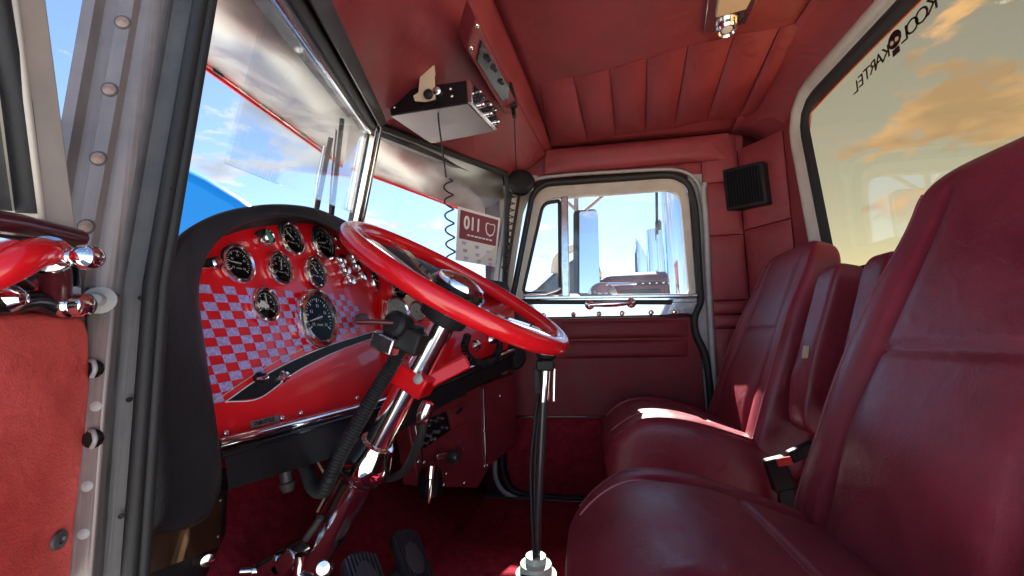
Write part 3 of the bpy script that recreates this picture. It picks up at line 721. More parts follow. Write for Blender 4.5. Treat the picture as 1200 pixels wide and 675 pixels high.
for x, y, hpx, na in ((466, 340, 12, .4), (462, 366, 19, .3), (486, 366, 13, .7)):
    c = DS2(x, y); r = hpx/F*c.dot(fwd)*.9; gauge(c, r, nD2, da, na, face=OFFG if x > 460 and y > 350 else None)
# car emblem on the black-faced gauge
c = DS(308, 358, .009); e1 = V((0, 1, 0)); e2 = tilt.normalized()
build('car_emblem', [c+e1*x+e2*y for x, y in ((-.014, -.003), (-.013, .002), (-.006, .003), (-.002, .008), (.005, .008), (.009, .003), (.014, .002), (.014, -.003), (.008, -.003), (.006, -.006), (.003, -.003), (-.006, -.003), (-.008, -.006), (-.011, -.003))], [tuple(range(14))], OFFW, da)
# knobs, switches, lamp
kn = lathe('indicator_lamp', [(.012, 0), (.0145, .004), (.0145, .022), (.0125, .026), (.011, .024)], DS(300, 282), nD+V((0, .12, .1)), CHROME, da, seg=24)
lathe('lens', [(.0115, .0235), (.008, .0265), (0, .0275)], DS(300, 282), nD+V((0, .12, .1)), GREENL, kn, seg=20)
lathe('push_knob', [(.006, 0), (.006, .008), (.0095, .010), (.0095, .022), (.007, .024), (0, .024)], DS(240, 312), nD, CHROME, da, seg=20)
for i, (x, y) in enumerate(((393, 307), (407, 303), (420, 299), (398, 319), (411, 314), (425, 308), (404, 331), (418, 326))):
    lathe('push_knob', [(.006, 0), (.006, .004), (.0125, .005), (.0125, .020), (.0105, .023), (0, .024)], DS(x, y), nD+V((0, -.1, .05)), CHROME, da, seg=18)
screw(DS(396, 290), nD, .006, da); screw(DS(393, 279), nD, .006, da)
for x, y in ((302, 444), (329, 442)):
    s_ = lathe('toggle_switch', [(.010, 0), (.010, .004), (.0065, .005), (.0065, .012), (0, .013)], DS(x, y), nD, CHROMEW if x > 310 else BLACKP, da, seg=16)
    tube('toggle_lever', [DS(x, y, .012), DS(x, y, .022)+V((0, .012, 0)), DS(x, y, .027)+V((0, .022, .001))], [.0022, .0026, .0032], CHROME, s_, seg=8)
pl_ = prism('name_plate', [DS(x, y, .001) for x, y in ((293, 494), (326, 486), (327, 494), (294, 502))], nD*.0012, ALU, da)
text_mesh('plate_text', 'THROTTLE', DS(310, 494, .003), (0, 1, -.0), tilt, .0085, BLACKG, pl_, depth=.0003)
for x, y in ((264, 508), (352, 484), (418, 466), (330, 490)): screw(DS(x, y, .001), nD, .0045, da)
obox('lever_knob', DS(424, 374, .02), nD*.012, V((0, .012, 0)), tilt.normalized()*.012, ALUD, da, bevel=.006, seg=3)
# passenger side fittings behind the wheel
for x, y, r in ((556, 405, .018), (575, 398, .02), (592, 392, .014)):
    lathe('dash_vent_knob', [(r, 0), (r*1.1, .006), (r*.8, .016), (r*.35, .02), (0, .022)], DS2(x, y), nD2, CHROME, da, seg=20)
cc = [DS2(548, 392, .03), DS2(545, 410, .035), DS2(556, 424, .04), DS2(574, 425, .04), DS2(584, 412, .03), DS2(586, 398, .03)]
tube('coil_cord', helix(catmull(cc, 10), .010, 34), .0034, BLACKP, da, seg=6)
# ------------------------------------------------------------------ steering wheel and column
nW = V((.521, -.105, .847)).normalized(); sW = (V((0, 1, 0))-nW*nW.y).normalized(); tW = sW.cross(nW)
HC = V((-.2166, .739, .0997)); RW = .211
sw = empty('steering_wheel', HC-nW*.06, 'glossy red steering wheel with chrome spokes and hub', 'steering wheel')
def wp(a, r, h=0): return HC+(tW*math.cos(a)+sW*math.sin(a))*r+nW*h
tube('rim', [wp(2*math.pi*i/96, RW) for i in range(96)], .0155, REDW, sw, seg=24, closed=True)
for a in (R(0), R(180), R(60), R(-60) , R(120), R(240)):
    if a in (R(60), R(-60), R(120), R(240)): continue
for a in (R(20), R(-20), R(160), R(200)):
    k = 12; vs_ = []; d = tW*math.cos(a)+sW*math.sin(a); s = nW.cross(d)
    for i in range(k+1):
        t = i/k; r = lerp(.045, RW-.004, t); h = lerp(-.022, -.002, sm(0, 1, t)); wd = lerp(.013, .011, t)+.012*sm(.75, 1, t)
        for q, z_ in ((-1, -.003), (1, -.003), (1, .003), (-1, .003)): vs_.append(HC+d*r+s*wd*q+nW*(h+z_))
    f_ = grid_faces(k+1, 4, False, True)+[(0, 1, 2, 3), (k*4, k*4+1, k*4+2, k*4+3)]
    build('spoke', vs_, f_, CHROME, sw, bevel=.0015)
lathe('hub_plate', [(.050, -.034), (.056, -.028), (.056, -.018), (.05, -.012), (.0, -.010)], HC, nW, CHROME, sw, seg=40)
hubc = lathe('horn_button', [(.046, -.014), (.048, .002), (.044, .010), (.030, .016), (.012, .019), (0, .0195)], HC, nW, CHROME, sw, seg=40)
lathe('hub_base', [(.03, -.078), (.044, -.072), (.048, -.05), (.048, -.034), (.04, -.03)], HC, nW, BLACKP, sw, seg=36)
lathe('horn_ring', [(.052, -.012), (.056, -.006), (.052, 0), (.048, -.004)], HC, nW, BLACKG, hubc, seg=36)

co = empty('steering_shaft', P(340, 690, Y=.69), 'chrome steering column with clamp and ribbed hose running to the floor', 'steering column')
C0_, C1_ = P(515, 385, Y=.75), P(363, 668, Y=.80)
cdn = (C1_-C0_).normalized()
def cp(t): return lerp(C0_, C1_, t)
tube('upper_tube', [cp(-.10), cp(.56)], .026, CHROMEB, co, seg=28)
tube('lower_tube', [cp(.54), cp(1.12)], .032, CHROMEB, co, seg=28)
lathe('column_clamp', [(.026, -.05), (.033, -.046), (.036, -.032), (.043, -.014), (.047, .004), (.045, .020), (.038, .030), (.034, .036), (.031, .038)], cp(.545), cdn, CHROME, co, seg=32)
cl = cp(.50)
obox('clamp_arm', cl+V((-.035, .01, .008)), V((.035, 0, .012)), V((0, .022, 0)), V((-.006, 0, .016)), CHROMEW, co, bevel=.006, seg=3)
lathe('clamp_bolt', [(.013, -.02), (.015, -.014), (.015, .014), (.010, .018), (0, .02)], cl+V((-.055, -.02, -.012)), (.3, -.9, .2), CHROMEW, co, seg=18)
# red bracket collar near the top
cb = cp(.20)
obox('collar_bracket', cb, cdn.cross(V((0, 1, 0)))*.038, V((0, .032, 0)), cdn*.020, REDP, co, bevel=.004)
obox('collar_bracket', cb+V((.055, .05, .012)), V((.035, .01, .018)), V((-.01, .03, 0)), V((-.006, 0, .012)), REDP, co, bevel=.004)
lathe('collar_bolt', [(.009, 0), (.009, .004), (.005, .006), (0, .006)], cb+V((.024, -.03, .002)), (0, -1, 0), GALV, co, seg=14)
lathe('cable_gland', [(.010, 0), (.012, .01), (.012, .022), (.008, .034), (.006, .036)], P(502, 472, Y=.69), (-.35, 0, -.9), CHROMEW, co, seg=16)
tube('cable', catmull([P(500, 480, Y=.69), P(490, 520, Y=.72), P(470, 555, Y=.78), P(440, 560, Y=.84), P(425, 545, Y=.88)], 6), .0075, RUBBER, co)
# turn signal switch body with lever
tsb = obox('signal_switch', P(480, 398, Y=.655), V((.022, 0, -.010)), V((0, .02, 0)), V((.006, 0, .018)), BLACKP, co, bevel=.005, seg=3)
obox('signal_body', P(452, 402, Y=.63), V((.018, 0, -.008)), V((0, .016, 0)), V((.004, 0, .013)), CHROMEW, co, bevel=.003)
tube('signal_lever', [P(474, 379, Y=.64), P(440, 377, Y=.61), P(416, 377, Y=.585)], [.005, .0045, .004], MAROON, co, seg=10)
lathe('switch_boss', [(.020, 0), (.022, .008), (.022, .03), (.016, .036), (0, .037)], P(474, 384, Y=.66), (-.2, -.95, .2), BLACKP, co, seg=22)
hosep = catmull([P(x, y, Y=Y) for x, y, Y in ((486, 384, .68), (474, 402, .69), (458, 430, .69), (441, 458, .69), (419, 496, .69), (398, 533, .69), (386, 560, .69), (378, 575, .70), (367, 570, .73), (360, 552, .76), (354, 538, .80), (346, 530, .86))], 30)
Lh = [0]
for i in range(len(hosep)-1): Lh.append(Lh[-1]+(hosep[i+1]-hosep[i]).length)
rr = []; dense_h = []
nn = int(Lh[-1]/.0014); j = 0
for k in range(nn):
    d = Lh[-1]*k/nn
    while Lh[j+1] < d: j += 1
    dense_h.append(lerp(hosep[j], hosep[j+1], (d-Lh[j])/(Lh[j+1]-Lh[j])))
    rr.append(.0122+.0014*math.sin(2*math.pi*d/.0056))
tube('ribbed_hose', dense_h, rr, RUBBER, co, seg=16)
lathe('hose_cuff', [(.017, 0), (.018, .004), (.018, .03), (.015, .034)], P(487, 380, Y=.68), (-.35, 0, -.9), BLACKP, co, seg=20)
tube('wire', catmull([P(x, y, Y=.80) for x, y in ((338, 536), (362, 532), (376, 548), (384, 572), (372, 600))], 6), .0022, BEIGE, co, seg=6)
# casting at the bottom of the column
fc = cp(1.0)
lathe('floor_flange', [(.031, -.02), (.040, -.015), (.042, .0), (.038, .012), (.031, .014)], fc, cdn, CHROMEW, co, seg=26)
obox('floor_casting', P(322, 662, Y=.72), V((.032, 0, .018)), V((0, .03, 0)), V((-.010, 0, .018)), CHROMEW, co, bevel=.009, seg=3)
obox('floor_casting', P(340, 655, Y=.71), V((.018, 0, .02)), V((0, .02, 0)), V((-.012, 0, .010)), CHROMEW, co, bevel=.006, seg=3)
tube('floor_casting', [P(352, 650, Y=.66), P(350, 672, Y=.66), P(364, 680, Y=.66)], .009, CHROMEW, co)
lathe('casting_bolt', [(.010, 0), (.010, .012), (.006, .013), (.006, .03), (0, .031)], P(304, 668, Y=.70), (-.7, -.6, .2), CHROMEW, co, seg=14)
lathe('casting_bolt', [(.010, 0), (.010, .010), (.0, .011)], P(378, 664, Y=.66), (.6, -.8, .2), CHROMEW, co, seg=14)
tube('grease_fitting', [P(376, 606, Y=.70), P(368, 618, Y=.70), P(358, 632, Y=.70)], .006, ALUD, co)

# ------------------------------------------------------------------ gear shift lever
gs = empty('gear_shift', P(627, 676, Y=.98), 'tall black gear shift lever with chrome grip and pale boot ring', 'gear lever')
g0, g1, g2 = P(640, 418, Y=.95), P(637, 470, Y=.955), P(628, 660, Y=.98)
tube('shift_rod', [g1, g2], .0095, DARKP, gs, seg=14)
tube('chrome_grip', [g0, g1], .0125, CHROME, gs, seg=20)
lathe('shift_knob', [(.014, -.01), (.022, 0), (.028, .02), (.026, .042), (.014, .052), (0, .054)], g0, (g0-g1), BLACKP, gs, seg=24)
obox('range_switch', P(639, 428, Y=.935), V((.020, 0, 0)), V((0, .014, 0)), V((0, 0, .012)), BLACKP, gs, bevel=.004)
obox('range_switch', P(629, 446, Y=.94), V((.006, 0, 0)), V((0, .008, 0)), V((.0, 0, .028)), BLACKP, gs, bevel=.002)
tube('air_line', catmull([P(x, y, Y=.965) for x, y in ((631, 460), (626, 500), (622, 545), (623, 600), (626, 655))], 6), .0035, RUBBER, gs, seg=8)
tube('air_line', catmull([P(x, y, Y=.97) for x, y in ((634, 460), (630, 500), (627, 545), (627, 600), (629, 655))], 6), .0035, RUBBER, gs, seg=8)
tube('air_fitting', [P(650, 432, Y=.95), P(649, 470, Y=.95)], .003, CHROME, gs, seg=8)
lathe('boot_ring', [(.028, -.05), (.045, -.045), (.045, -.02), (.036, -.015), (.034, .0), (.024, .004), (.022, .016), (.014, .018)], g2, (0, 0, 1), mat('pale green enamel', (.55, .68, .58), .3), gs, seg=28)
lathe('boot_collar', [(.030, -.030), (.031, -.01), (.024, -.005), (.02, .0)], g2+V((.0, -.012, -.004)), (0, 0, 1), BLACKG, gs, seg=24)
lathe('boot', [(.075, -.09), (.06, -.06), (.045, -.045)], g2, (0, 0, 1), RUBBER, gs, seg=24)

# ------------------------------------------------------------------ pedals
def pedal(pts, lab):
    c = sum(pts, V((0, 0, 0)))/4; pe = empty('pedal', c-V((0, 0, .1)), lab, 'pedal', 'floor pedals')
    u = (pts[1]-pts[0]); v = (pts[3]-pts[0]); n = u.cross(v).normalized()
    if n.x < 0: n = -n
    loop = round_poly(pts, [u.length*.45, u.length*.45, .006, .006], 8)
    pad_ = prism('pedal_pad', loop, -n*.012, RUBBER, pe, bevel=.002)
    k = 9
    for i in range(k):
        t = (i+.5)/k; edge = abs(2*t-1); s = .04+.16*max(0, edge-.3)**2
        a = pts[0]+u*t+v*(s+.02); b = pts[0]+u*t+v*.97
        obox('rib', (a+b)/2+n*.0022, u*.032, (b-a)/2, n*.0026, DARKP, pad_)
    e = pts[0]+u*.5+v*.52; eu, ev = u.normalized(), v.normalized()
    ol = [e+eu*math.cos(t)*u.length*.30+ev*math.sin(t)*u.length*.40+n*.003 for t in [2*math.pi*i/24 for i in range(24)]]
    prism('emblem', ol, n*.0025, ALUD, pad_, bevel=.001)
    tube('pedal_arm', [c-n*.014, c-n*.05+V((-.06, 0, -.04))], .010, DARKP, pe)
pp = plane3((-.42, .8, -.44), (-.56, .8, -.30), (-.42, 1.0, -.44))
pedal([P(x, y, pl=pp) for x, y in ((398, 650), (437, 643), (462, 712), (420, 722))], 'ribbed black pedal nearer the steering column')
pedal([P(x, y, pl=pp) for x, y in ((456, 622), (485, 617), (515, 690), (482, 698))], 'ribbed black pedal nearer the gear lever')

# ------------------------------------------------------------------ console under the dash
uc = empty('lower_console', P(540, 560, Y=1.3), 'dark maroon under-dash console with switches and a pull handle', 'console')
UP_ = plane3(P(480, 500, Y=1.12), P(570, 460, Y=1.45), P(485, 570, Y=1.12))
nU = UP_[1] if UP_[1].x > 0 else -UP_[1]
def U_(x, y, o=0): return P(x, y, pl=(UP_[0]+nU*o, nU))
body = prism('console_face', [U_(x, y) for x, y in ((478, 495), (560, 452), (604, 438), (606, 520), (575, 545), (560, 572), (490, 570), (486, 540))], -nU*.06, DOORL, uc, bevel=.004)
strip('face_trim', U_(488, 487, .001), U_(546, 462, .001), .007, .004, CHROMEW, nU, uc); strip('face_trim', U_(486, 498, .001), U_(495, 540, .001), .007, .004, CHROMEW, nU, uc)
strip('face_trim', U_(566, 455, .001), U_(569, 548, .001), .007, .004, CHROMEW, nU, uc)
rp = prism('control_plate', [U_(x, y, .004) for x, y in ((489, 497), (523, 482), (528, 504), (497, 526))], -nU*.003, BLACKG, uc, bevel=.001)
for x, y in ((500, 498), (508, 493), (516, 490), (502, 510), (512, 506), (521, 501), (499, 519), (508, 515)):
    lathe('control_knob', [(.006, 0), (.006, .010), (.004, .013), (0, .013)], U_(x, y, .004), nU, CHROME if (x % 3) else CHROMEW, rp, seg=10)
prism('ash_tray', [U_(x, y, .004) for x, y in ((526, 481), (544, 471), (551, 494), (530, 502))], -nU*.004, DOORL, uc, bevel=.002)
obox('tray_pull', U_(538, 482, .008), V((.006, .012, .006)), nU*.004, V((0, 0, .004)), BLACKP, uc, bevel=.002)
ig = lathe('ignition_switch', [(.020, 0), (.022, .004), (.018, .02), (.012, .028), (0, .03)], U_(529, 535, .001), nU, DARKP, uc, seg=20)
obox('key', U_(518, 535, .02), V((.012, .012, 0)), V((0, 0, .008)), nU*.002, CHROMEW, ig, bevel=.001)
tube('pull_ring', [U_(542, 523, .004)+(V((0, 0, 1))*math.cos(t)*.013+V((.3, .9, 0))*math.sin(t)*.008) for t in [2*math.pi*i/16 for i in range(16)]], .0022, CHROME, uc, closed=True, seg=6)
for x, y in ((567, 505), (568, 546), (571, 545), (523, 555), (520, 568), (544, 566), (586, 464), (497, 542), (490, 541)): screw(U_(x, y, .002), nU, .0055, uc)
hv_ = lathe('air_valve', [(.022, 0), (.030, .01), (.034, .04), (.030, .07), (.012, .075)], P(504, 548, Y=1.12), (.1, -.2, -1), BLACKG, uc, seg=24)
lathe('valve_stem', [(.014, 0), (.014, .03), (.008, .034), (.006, .08), (.004, .09)], P(506, 545, Y=1.07), (-.05, -.1, -1), CHROME, hv_, seg=16)
lathe('floor_vent', [(.012, 0), (.012, .03), (.016, .034), (.010, .05), (0, .05)], P(334, 546, Y=.80), (.2, 0, -1), ALUD, uc, seg=14)

# ------------------------------------------------------------------ seats
def seat_back(name, par, C, wb, wt, th, vs1, m=SEATL, lean=None, bol=.013, nv=96, nu=120, seam=None, ew=.10, topx=0):
    """C(v) -> centre point of the section at height v; local axes: lateral Y, thickness along t, height along lean"""
    A, B = C; ln = (B-A).normalized(); tx = V((0, 1, 0)).cross(ln).normalized()
    if tx.x > 0: tx = -tx                                   # tx points forward (to the dash)
    H = (B-A).length
    def pt(an, v):
        e = 1.0
        d = min(v, 1-v)*H; rr_ = ew if v > .5 else .06
        if d < rr_: e = (1-((rr_-d)/rr_)**2.4)**(1/2.4)
        w_ = lerp(wb, wt, sm(.35, 1.0, v)); w_ *= (1-.04*math.sin(math.pi*v*1.1)*(1 if v < .9 else 0))
        w2 = w_*(.55+.45*e) if v > .5 else w_*(.8+.2*e)
        t2 = th*(.35+.65*e)*lerp(1.08, .72, sm(.3, 1, v))
        c_, s_ = math.cos(an), math.sin(an); ex = 2/7.0
        y = w2*math.copysign(abs(c_)**ex, c_); x = t2*math.copysign(abs(s_)**ex, s_)
        if s_ > 0:
            q = abs(y)/w_; fac = s_**.3
            b = bol*sm(.52, .80, q)*(1-sm(.62, .88, v))-.012*math.exp(-((v-.28)/.14)**2)*(1-sm(.4, .7, q))*-1.4
            b -= .012*math.exp(-((q-.60)/.020)**2)*(1-sm(.9, .97, v))
            b -= .010*math.exp(-((v-vs1)/.008)**2)*(1-sm(.56, .62, q))
            x += b*fac
        return A+ln*(v*H)+V((0, 1, 0))*y+tx*(x+topx*v*v)
    vs_ = []
    for j in range(nv):
        v = j/(nv-1); v = .5-.5*math.cos(math.pi*v)*(.8+.2*abs(math.cos(math.pi*v))) if True else v
        v = min(1, max(0, v))
        for i in range(nu): vs_.append(pt(2*math.pi*i/nu, v))
    fs = grid_faces(nv, nu, False, True)+[tuple(range(nu)), tuple((nv-1)*nu+i for i in range(nu))]
    o = build(name, vs_, fs, m, par, smooth=True)
    return o, pt
def seam_line(pt, fn, n, par, r=.0026):
    tube('seam', [pt(*fn(i/(n-1))) for i in range(n)], r, STITCH, par, seg=6)
def an_for(q):
    """section angle on the front face whose lateral fraction is q (-1..1)"""
    c_ = abs(q)**(7.0/2); return math.acos(max(-1, min(1, math.copysign(c_, q))))
def seat_cushion(name, par, x0, x1, yc, hw, zt, th, m=SEATL, drop=.05, nu=110, nv=100):
    Lx = x1-x0
    def pt(an, v):
        d = min(v, 1-v)*Lx; rr_ = .09 if v < .5 else .05; e = 1.0
        if d < rr_: e = (1-((rr_-d)/rr_)**2.3)**(1/2.3)
        hw2 = hw*(.72+.28*e)*(1-.08*sm(.5, 0, v)); t2 = th*(.30+.70*e)
        c_, s_ = math.cos(an), math.sin(an); ex = 2/7.0
        y = hw2*math.copysign(abs(c_)**ex, c_); z = t2*math.copysign(abs(s_)**ex, s_)
        if s_ > 0:
            q = abs(y)/hw; f_ = s_**.3
            b = .008*sm(.50, .80, q)*sm(.0, .3, v)+.008*(1-q*q)
            b -= .010*math.exp(-((q-.62)/.020)**2)*sm(.03, .08, v)
            b -= .009*math.exp(-((v-.60)/.010)**2)*(1-sm(.58, .64, q))
            z += b*f_
        zc = zt-th+.02*math.sin(math.pi*min(1, v*1.15))-drop*sm(.25, 1, v)-.03*sm(.25, 0, v)
        return V((x0+Lx*v, yc+y, zc+z))
    vs_ = [pt(2*math.pi*i/nu, .5-.5*math.cos(math.pi*j/(nv-1))) for j in range(nv) for i in range(nu)]
    fs = grid_faces(nv, nu, False, True)+[tuple(range(nu)), tuple((nv-1)*nu+i for i in range(nu))]
    return build(name, vs_, fs, m, par, smooth=True), pt
def an_c(q):
    c_ = abs(q)**(7.0/2); return math.acos(max(-1, min(1, math.copysign(c_, q))))

ds = empty('driver_seat', (.28, .62, ZF), 'large maroon leather driver seat in the near corner', 'seat')
b_, pt = seat_back('backrest', ds, (V((.424, .62, -.36)), V((.656, .62, .262))), .240, .205, .078, .50, ew=.07)
for s_ in (1, -1): seam_line(pt, lambda t: (an_for(.60*s_), .06+.86*t), 50, b_)
seam_line(pt, lambda t: (an_for(lerp(-.60, .60, t)), .50), 30, b_)
for s_ in (1, 3): tube('piping', [pt(s_*math.pi/4, .05+.88*i/59) for i in range(60)], .0028, SEATL, b_, seg=6)
c_, ptc = seat_cushion('cushion', ds, -.035, .43, .62, .25, -.262, .085)
for s_ in (1, -1): seam_line(ptc, lambda t: (an_c(.62*s_), .05+.9*t), 50, c_)
seam_line(ptc, lambda t: (an_c(lerp(-.62, .62, t)), .60), 30, c_)
for s_ in (1, 3): tube('piping', [ptc(s_*math.pi/4, .05+.9*i/59) for i in range(60)], .0032, SEATL, c_, seg=6)
box('seat_base', (.02, .42, -.56), (.42, .82, -.40), BLACKP, ds, bevel=.02)
box('seat_riser', (.06, .46, ZF), (.40, .78, -.55), DARKP, ds)

ps = empty('passenger_seat', (.3, 1.42, ZF), 'maroon leather passenger seat beside the far door', 'seat')
b_, pt = seat_back('backrest', ps, (V((.475, 1.40, -.36)), V((.685, 1.40, .262))), .215, .165, .062, .58)
for s_ in (1, -1): seam_line(pt, lambda t: (an_for(.60*s_), .06+.86*t), 50, b_)
seam_line(pt, lambda t: (an_for(lerp(-.60, .60, t)), .58), 30, b_)
for s_ in (1, 3): tube('piping', [pt(s_*math.pi/4, .05+.88*i/59) for i in range(60)], .0028, SEATL, b_, seg=6)
c_, ptc = seat_cushion('cushion', ps, .055, .53, 1.41, .225, -.235, .085)
for s_ in (1, -1): seam_line(ptc, lambda t: (an_c(.62*s_), .05+.9*t), 50, c_)
seam_line(ptc, lambda t: (an_c(lerp(-.62, .62, t)), .60), 30, c_)
for s_ in (1, 3): tube('piping', [ptc(s_*math.pi/4, .05+.9*i/59) for i in range(60)], .0032, SEATL, c_, seg=6)
box('seat_base', (.09, 1.22, -.56), (.50, 1.60, -.38), MAROON, ps, bevel=.02)
box('seat_riser', (.12, 1.26, ZF), (.46, 1.56, -.55), DARKP, ps)
def armrest(name, par, A, B, w_, th):
    o, p_ = seat_back(name, par, (V(A), V(B)), w_, w_, th, .5, bol=0, nv=40, nu=48, ew=.06); return o
ar = armrest('armrest', ps, (.545, 1.125, -.235), (.64, 1.125, .165), .042, .055)
obox('armrest_tag', V((.515, 1.083, -.04)), V((.006, 0, 0)), V((0, .001, 0)), V((.003, 0, .014)), BEIGE, ar)
armrest('armrest', ds, (.575, .985, -.20), (.655, .985, .165), .040, .05)
# seat belt buckles
bu = empty('belt_buckle', (.45, 1.13, -.40), 'black seat belt buckle with red release between the seats', 'buckle')
obox('buckle_body', V((.437, 1.09, -.315)), V((.022, 0, .006)), V((0, .012, 0)), V((-.008, 0, .035)), BLACKP, bu, bevel=.004)
obox('release_button', V((.446, 1.077, -.285)), V((.016, 0, .003)), V((0, .003, 0)), V((-.002, 0, .009)), REDB, bu, bevel=.002)
obox('buckle_stalk', V((.455, 1.10, -.40)), V((.018, 0, 0)), V((0, .008, 0)), V((-.004, 0, .07)), BLACKP, bu, bevel=.003)
bu2 = obox('belt_anchor', V((.49, 1.09, -.265)), V((.028, 0, .014)), V((0, .01, 0)), V((-.006, 0, .012)), BLACKP, None, bevel=.004, label='black belt tongue lying above the red buckle release', cat='belt anchor')
# ------------------------------------------------------------------ overhead fittings
# two-way radio hung from the header
cb_ = empty('cb_radio', P(500, 100, Y=.98), 'silver and black two-way radio hanging from the header on a bracket', 'radio')
n4 = [P(x, y, Y=Y) for x, y, Y in ((453, 108, .97), (546, 94, .92), (548, 121, .92), (458, 135, .97))]
f4 = [P(x, y, Y=Y) for x, y, Y in ((498, 140, 1.16), (576, 126, 1.10), (578, 153, 1.10), (505, 167, 1.16))]
hexa('radio_case', n4+f4, BLACKG, cb_, bevel=.002)
bd = (n4[3]-n4[0]).normalized()*.0015
hexa('bottom_cover', [n4[3]+bd, n4[2]+bd, f4[2]+bd, f4[3]+bd]+[p+bd*2 for p in (n4[3], n4[2], f4[2], f4[3])], ALU, cb_)
fx = (n4[1]-n4[0]).normalized()
fp = hexa('face_plate', [n4[1], f4[1], f4[2], n4[2]]+[p+fx*.014 for p in (n4[1], f4[1], f4[2], n4[2])], CHROMEW, cb_, bevel=.002)
def fcp(u, v, o=0): return lerp(lerp(n4[1], f4[1], u), lerp(n4[2], f4[2], u), v)+fx*(.014+o)
prism('display', [fcp(.1, .12, .001), fcp(.9, .12, .001), fcp(.9, .5, .001), fcp(.1, .5, .001)], fx*.001, BLACKG, fp)
for i in range(6): lathe('knob', [(.007, 0), (.007, .012), (.005, .015), (0, .015)], fcp(.1+.16*i, .76), fx, CHROME if i % 2 else BLACKP, fp, seg=12)
for i in range(4): lathe('knob', [(.005, 0), (.005, .012), (0, .013)], fcp(.2+.2*i, .3, .002), fx, CHROME, fp, seg=10)
ft = V((0, -1, 0))
for x, y in ((461, 117), (461, 127), (529, 105), (529, 113)): screw(lerp(n4[0], n4[1], (x-455)/92)*(1) + (n4[3]-n4[0])*((y-(109-(x-455)*.15))/27)+ft*.001, ft, .004, cb_)
bw = V((0, 0, 1))
prism('bracket', [P(x, y, Y=.935) for x, y in ((492, 89), (509, 87), (510, 116), (498, 119), (486, 118), (484, 112), (490, 108))], (0, .004, 0), BEIGE, cb_, bevel=.001)
lathe('bracket_knob', [(.010, 0), (.012, .004), (.012, .010), (.008, .014), (0, .015)], P(503, 112, Y=.93), (0, -1, 0), BLACKP, cb_, seg=14)
lathe('antenna_plug', [(.008, 0), (.008, .014), (.010, .015), (.010, .022), (.005, .024)], P(515, 110, Y=.95), (0, -1, -.2), CHROME, cb_, seg=16)
prism('bracket_top', [P(x, y, Y=.935) for x, y in ((491, 90), (510, 88), (508, 70), (490, 72))], (0, .004, 0), BEIGE, cb_)
vg, vh = [], []
for i in range(7):
    for j in range(7):
        if (i-3)**2+(j-3)**2 > 11: continue
        c = lerp(lerp(n4[3], n4[2], .35+.05*i), lerp(f4[3], f4[2], .35+.05*i), .3+.055*j)+bd*2.6
        k = len(vg); s = .0034
        vg += [c+fx*s, c+V((0, s, 0)), c-fx*s, c-V((0, s, 0))]; vh.append((k, k+1, k+2, k+3))
build('speaker_holes', vg, vh, BLACKG, cb_)
cordp = catmull([P(x, y, Y=.96) for x, y in ((513, 112), (514, 140), (519, 180), (523, 208))], 8)
tube('cord', cordp, .0022, RUBBER, cb_, seg=6)
zc = []
for i in range(90):
    t = i/89; y = 208+100*t; a = t*6.0*2*math.pi
    zc.append(P(525+3.5*t+5*math.sin(a), y, Y=.96)+V((0, .010*math.cos(a), 0)))
tube('coil_cord', zc, .0022, RUBBER, cb_, seg=6)
# wires near the top of the centre post
tube('loose_wire', catmull([P(x, y, pl=WR)+V((.04, 0, 0)) for x, y in ((428, 128), (434, 122), (446, 126), (452, 134), (440, 134), (432, 130))], 6, True), .0025, OFFW, cb_, seg=6, closed=True)
tube('loose_wire', catmull([P(x, y, pl=WR)+V((.04, 0, 0)) for x, y in ((450, 132), (444, 140), (440, 146))], 6), .0025, REDB, cb_, seg=6)

# stereo let into the header face, hanging microphone
hpl = plane3(P(550, 40, Y=.92), P(598, 125, Y=1.22), P(572, 40, Y=.96)+V((.03, 0, .05)))
st = empty('overhead_stereo', P(575, 75, Y=1.05), 'black stereo set in a red overhead plate with two screws', 'stereo')
HS = plane3(P(558, 22, Y=.80), P(604, 125, Y=1.24), P(546, 57, Y=.87))
nH = HS[1] if HS[1].z < 0 else -HS[1]
def H_(x, y, o=0): return P(x, y, pl=(HS[0]+nH*o, nH))
prism('mount_plate', [H_(x, y) for x, y in ((558, 20), (604, 118), (606, 132), (592, 134), (546, 58))], -nH*.05, LINER, st, bevel=.003)
fb = prism('stereo_face', [H_(x, y, .004) for x, y in ((564, 48), (597, 102), (596, 118), (588, 118), (559, 72))], -nH*.006, BLACKG, st, bevel=.001)
for x, y in ((559, 30), (552, 56)): screw(H_(x, y, .001), nH, .006, st)
for x, y in ((570, 68), (578, 80), (586, 96)): obox('stereo_button', H_(x, y, .006), V((.006, .012, 0)), V((.005, -.003, 0)), nH*.002, DARKP, fb)
mc = empty('microphone', P(602, 128, Y=1.25), 'black microphone hanging on a thin cord below the overhead stereo', 'microphone')
obox('mic_body', P(600, 112, Y=1.22), V((.010, 0, 0)), V((0, .012, 0)), V((-.008, 0, .040)), BLACKP, mc, bevel=.004)
obox('mic_clip', P(602, 132, Y=1.23), V((.006, 0, 0)), V((0, .008, 0)), V((-.002, 0, .016)), BLACKG, mc, bevel=.002)
tube('mic_cord', [P(603, 140, Y=1.24), P(604, 170, Y=1.42), P(605, 195, Y=1.58), P(605, 206, Y=1.64)], .0022, RUBBER, mc, seg=6)
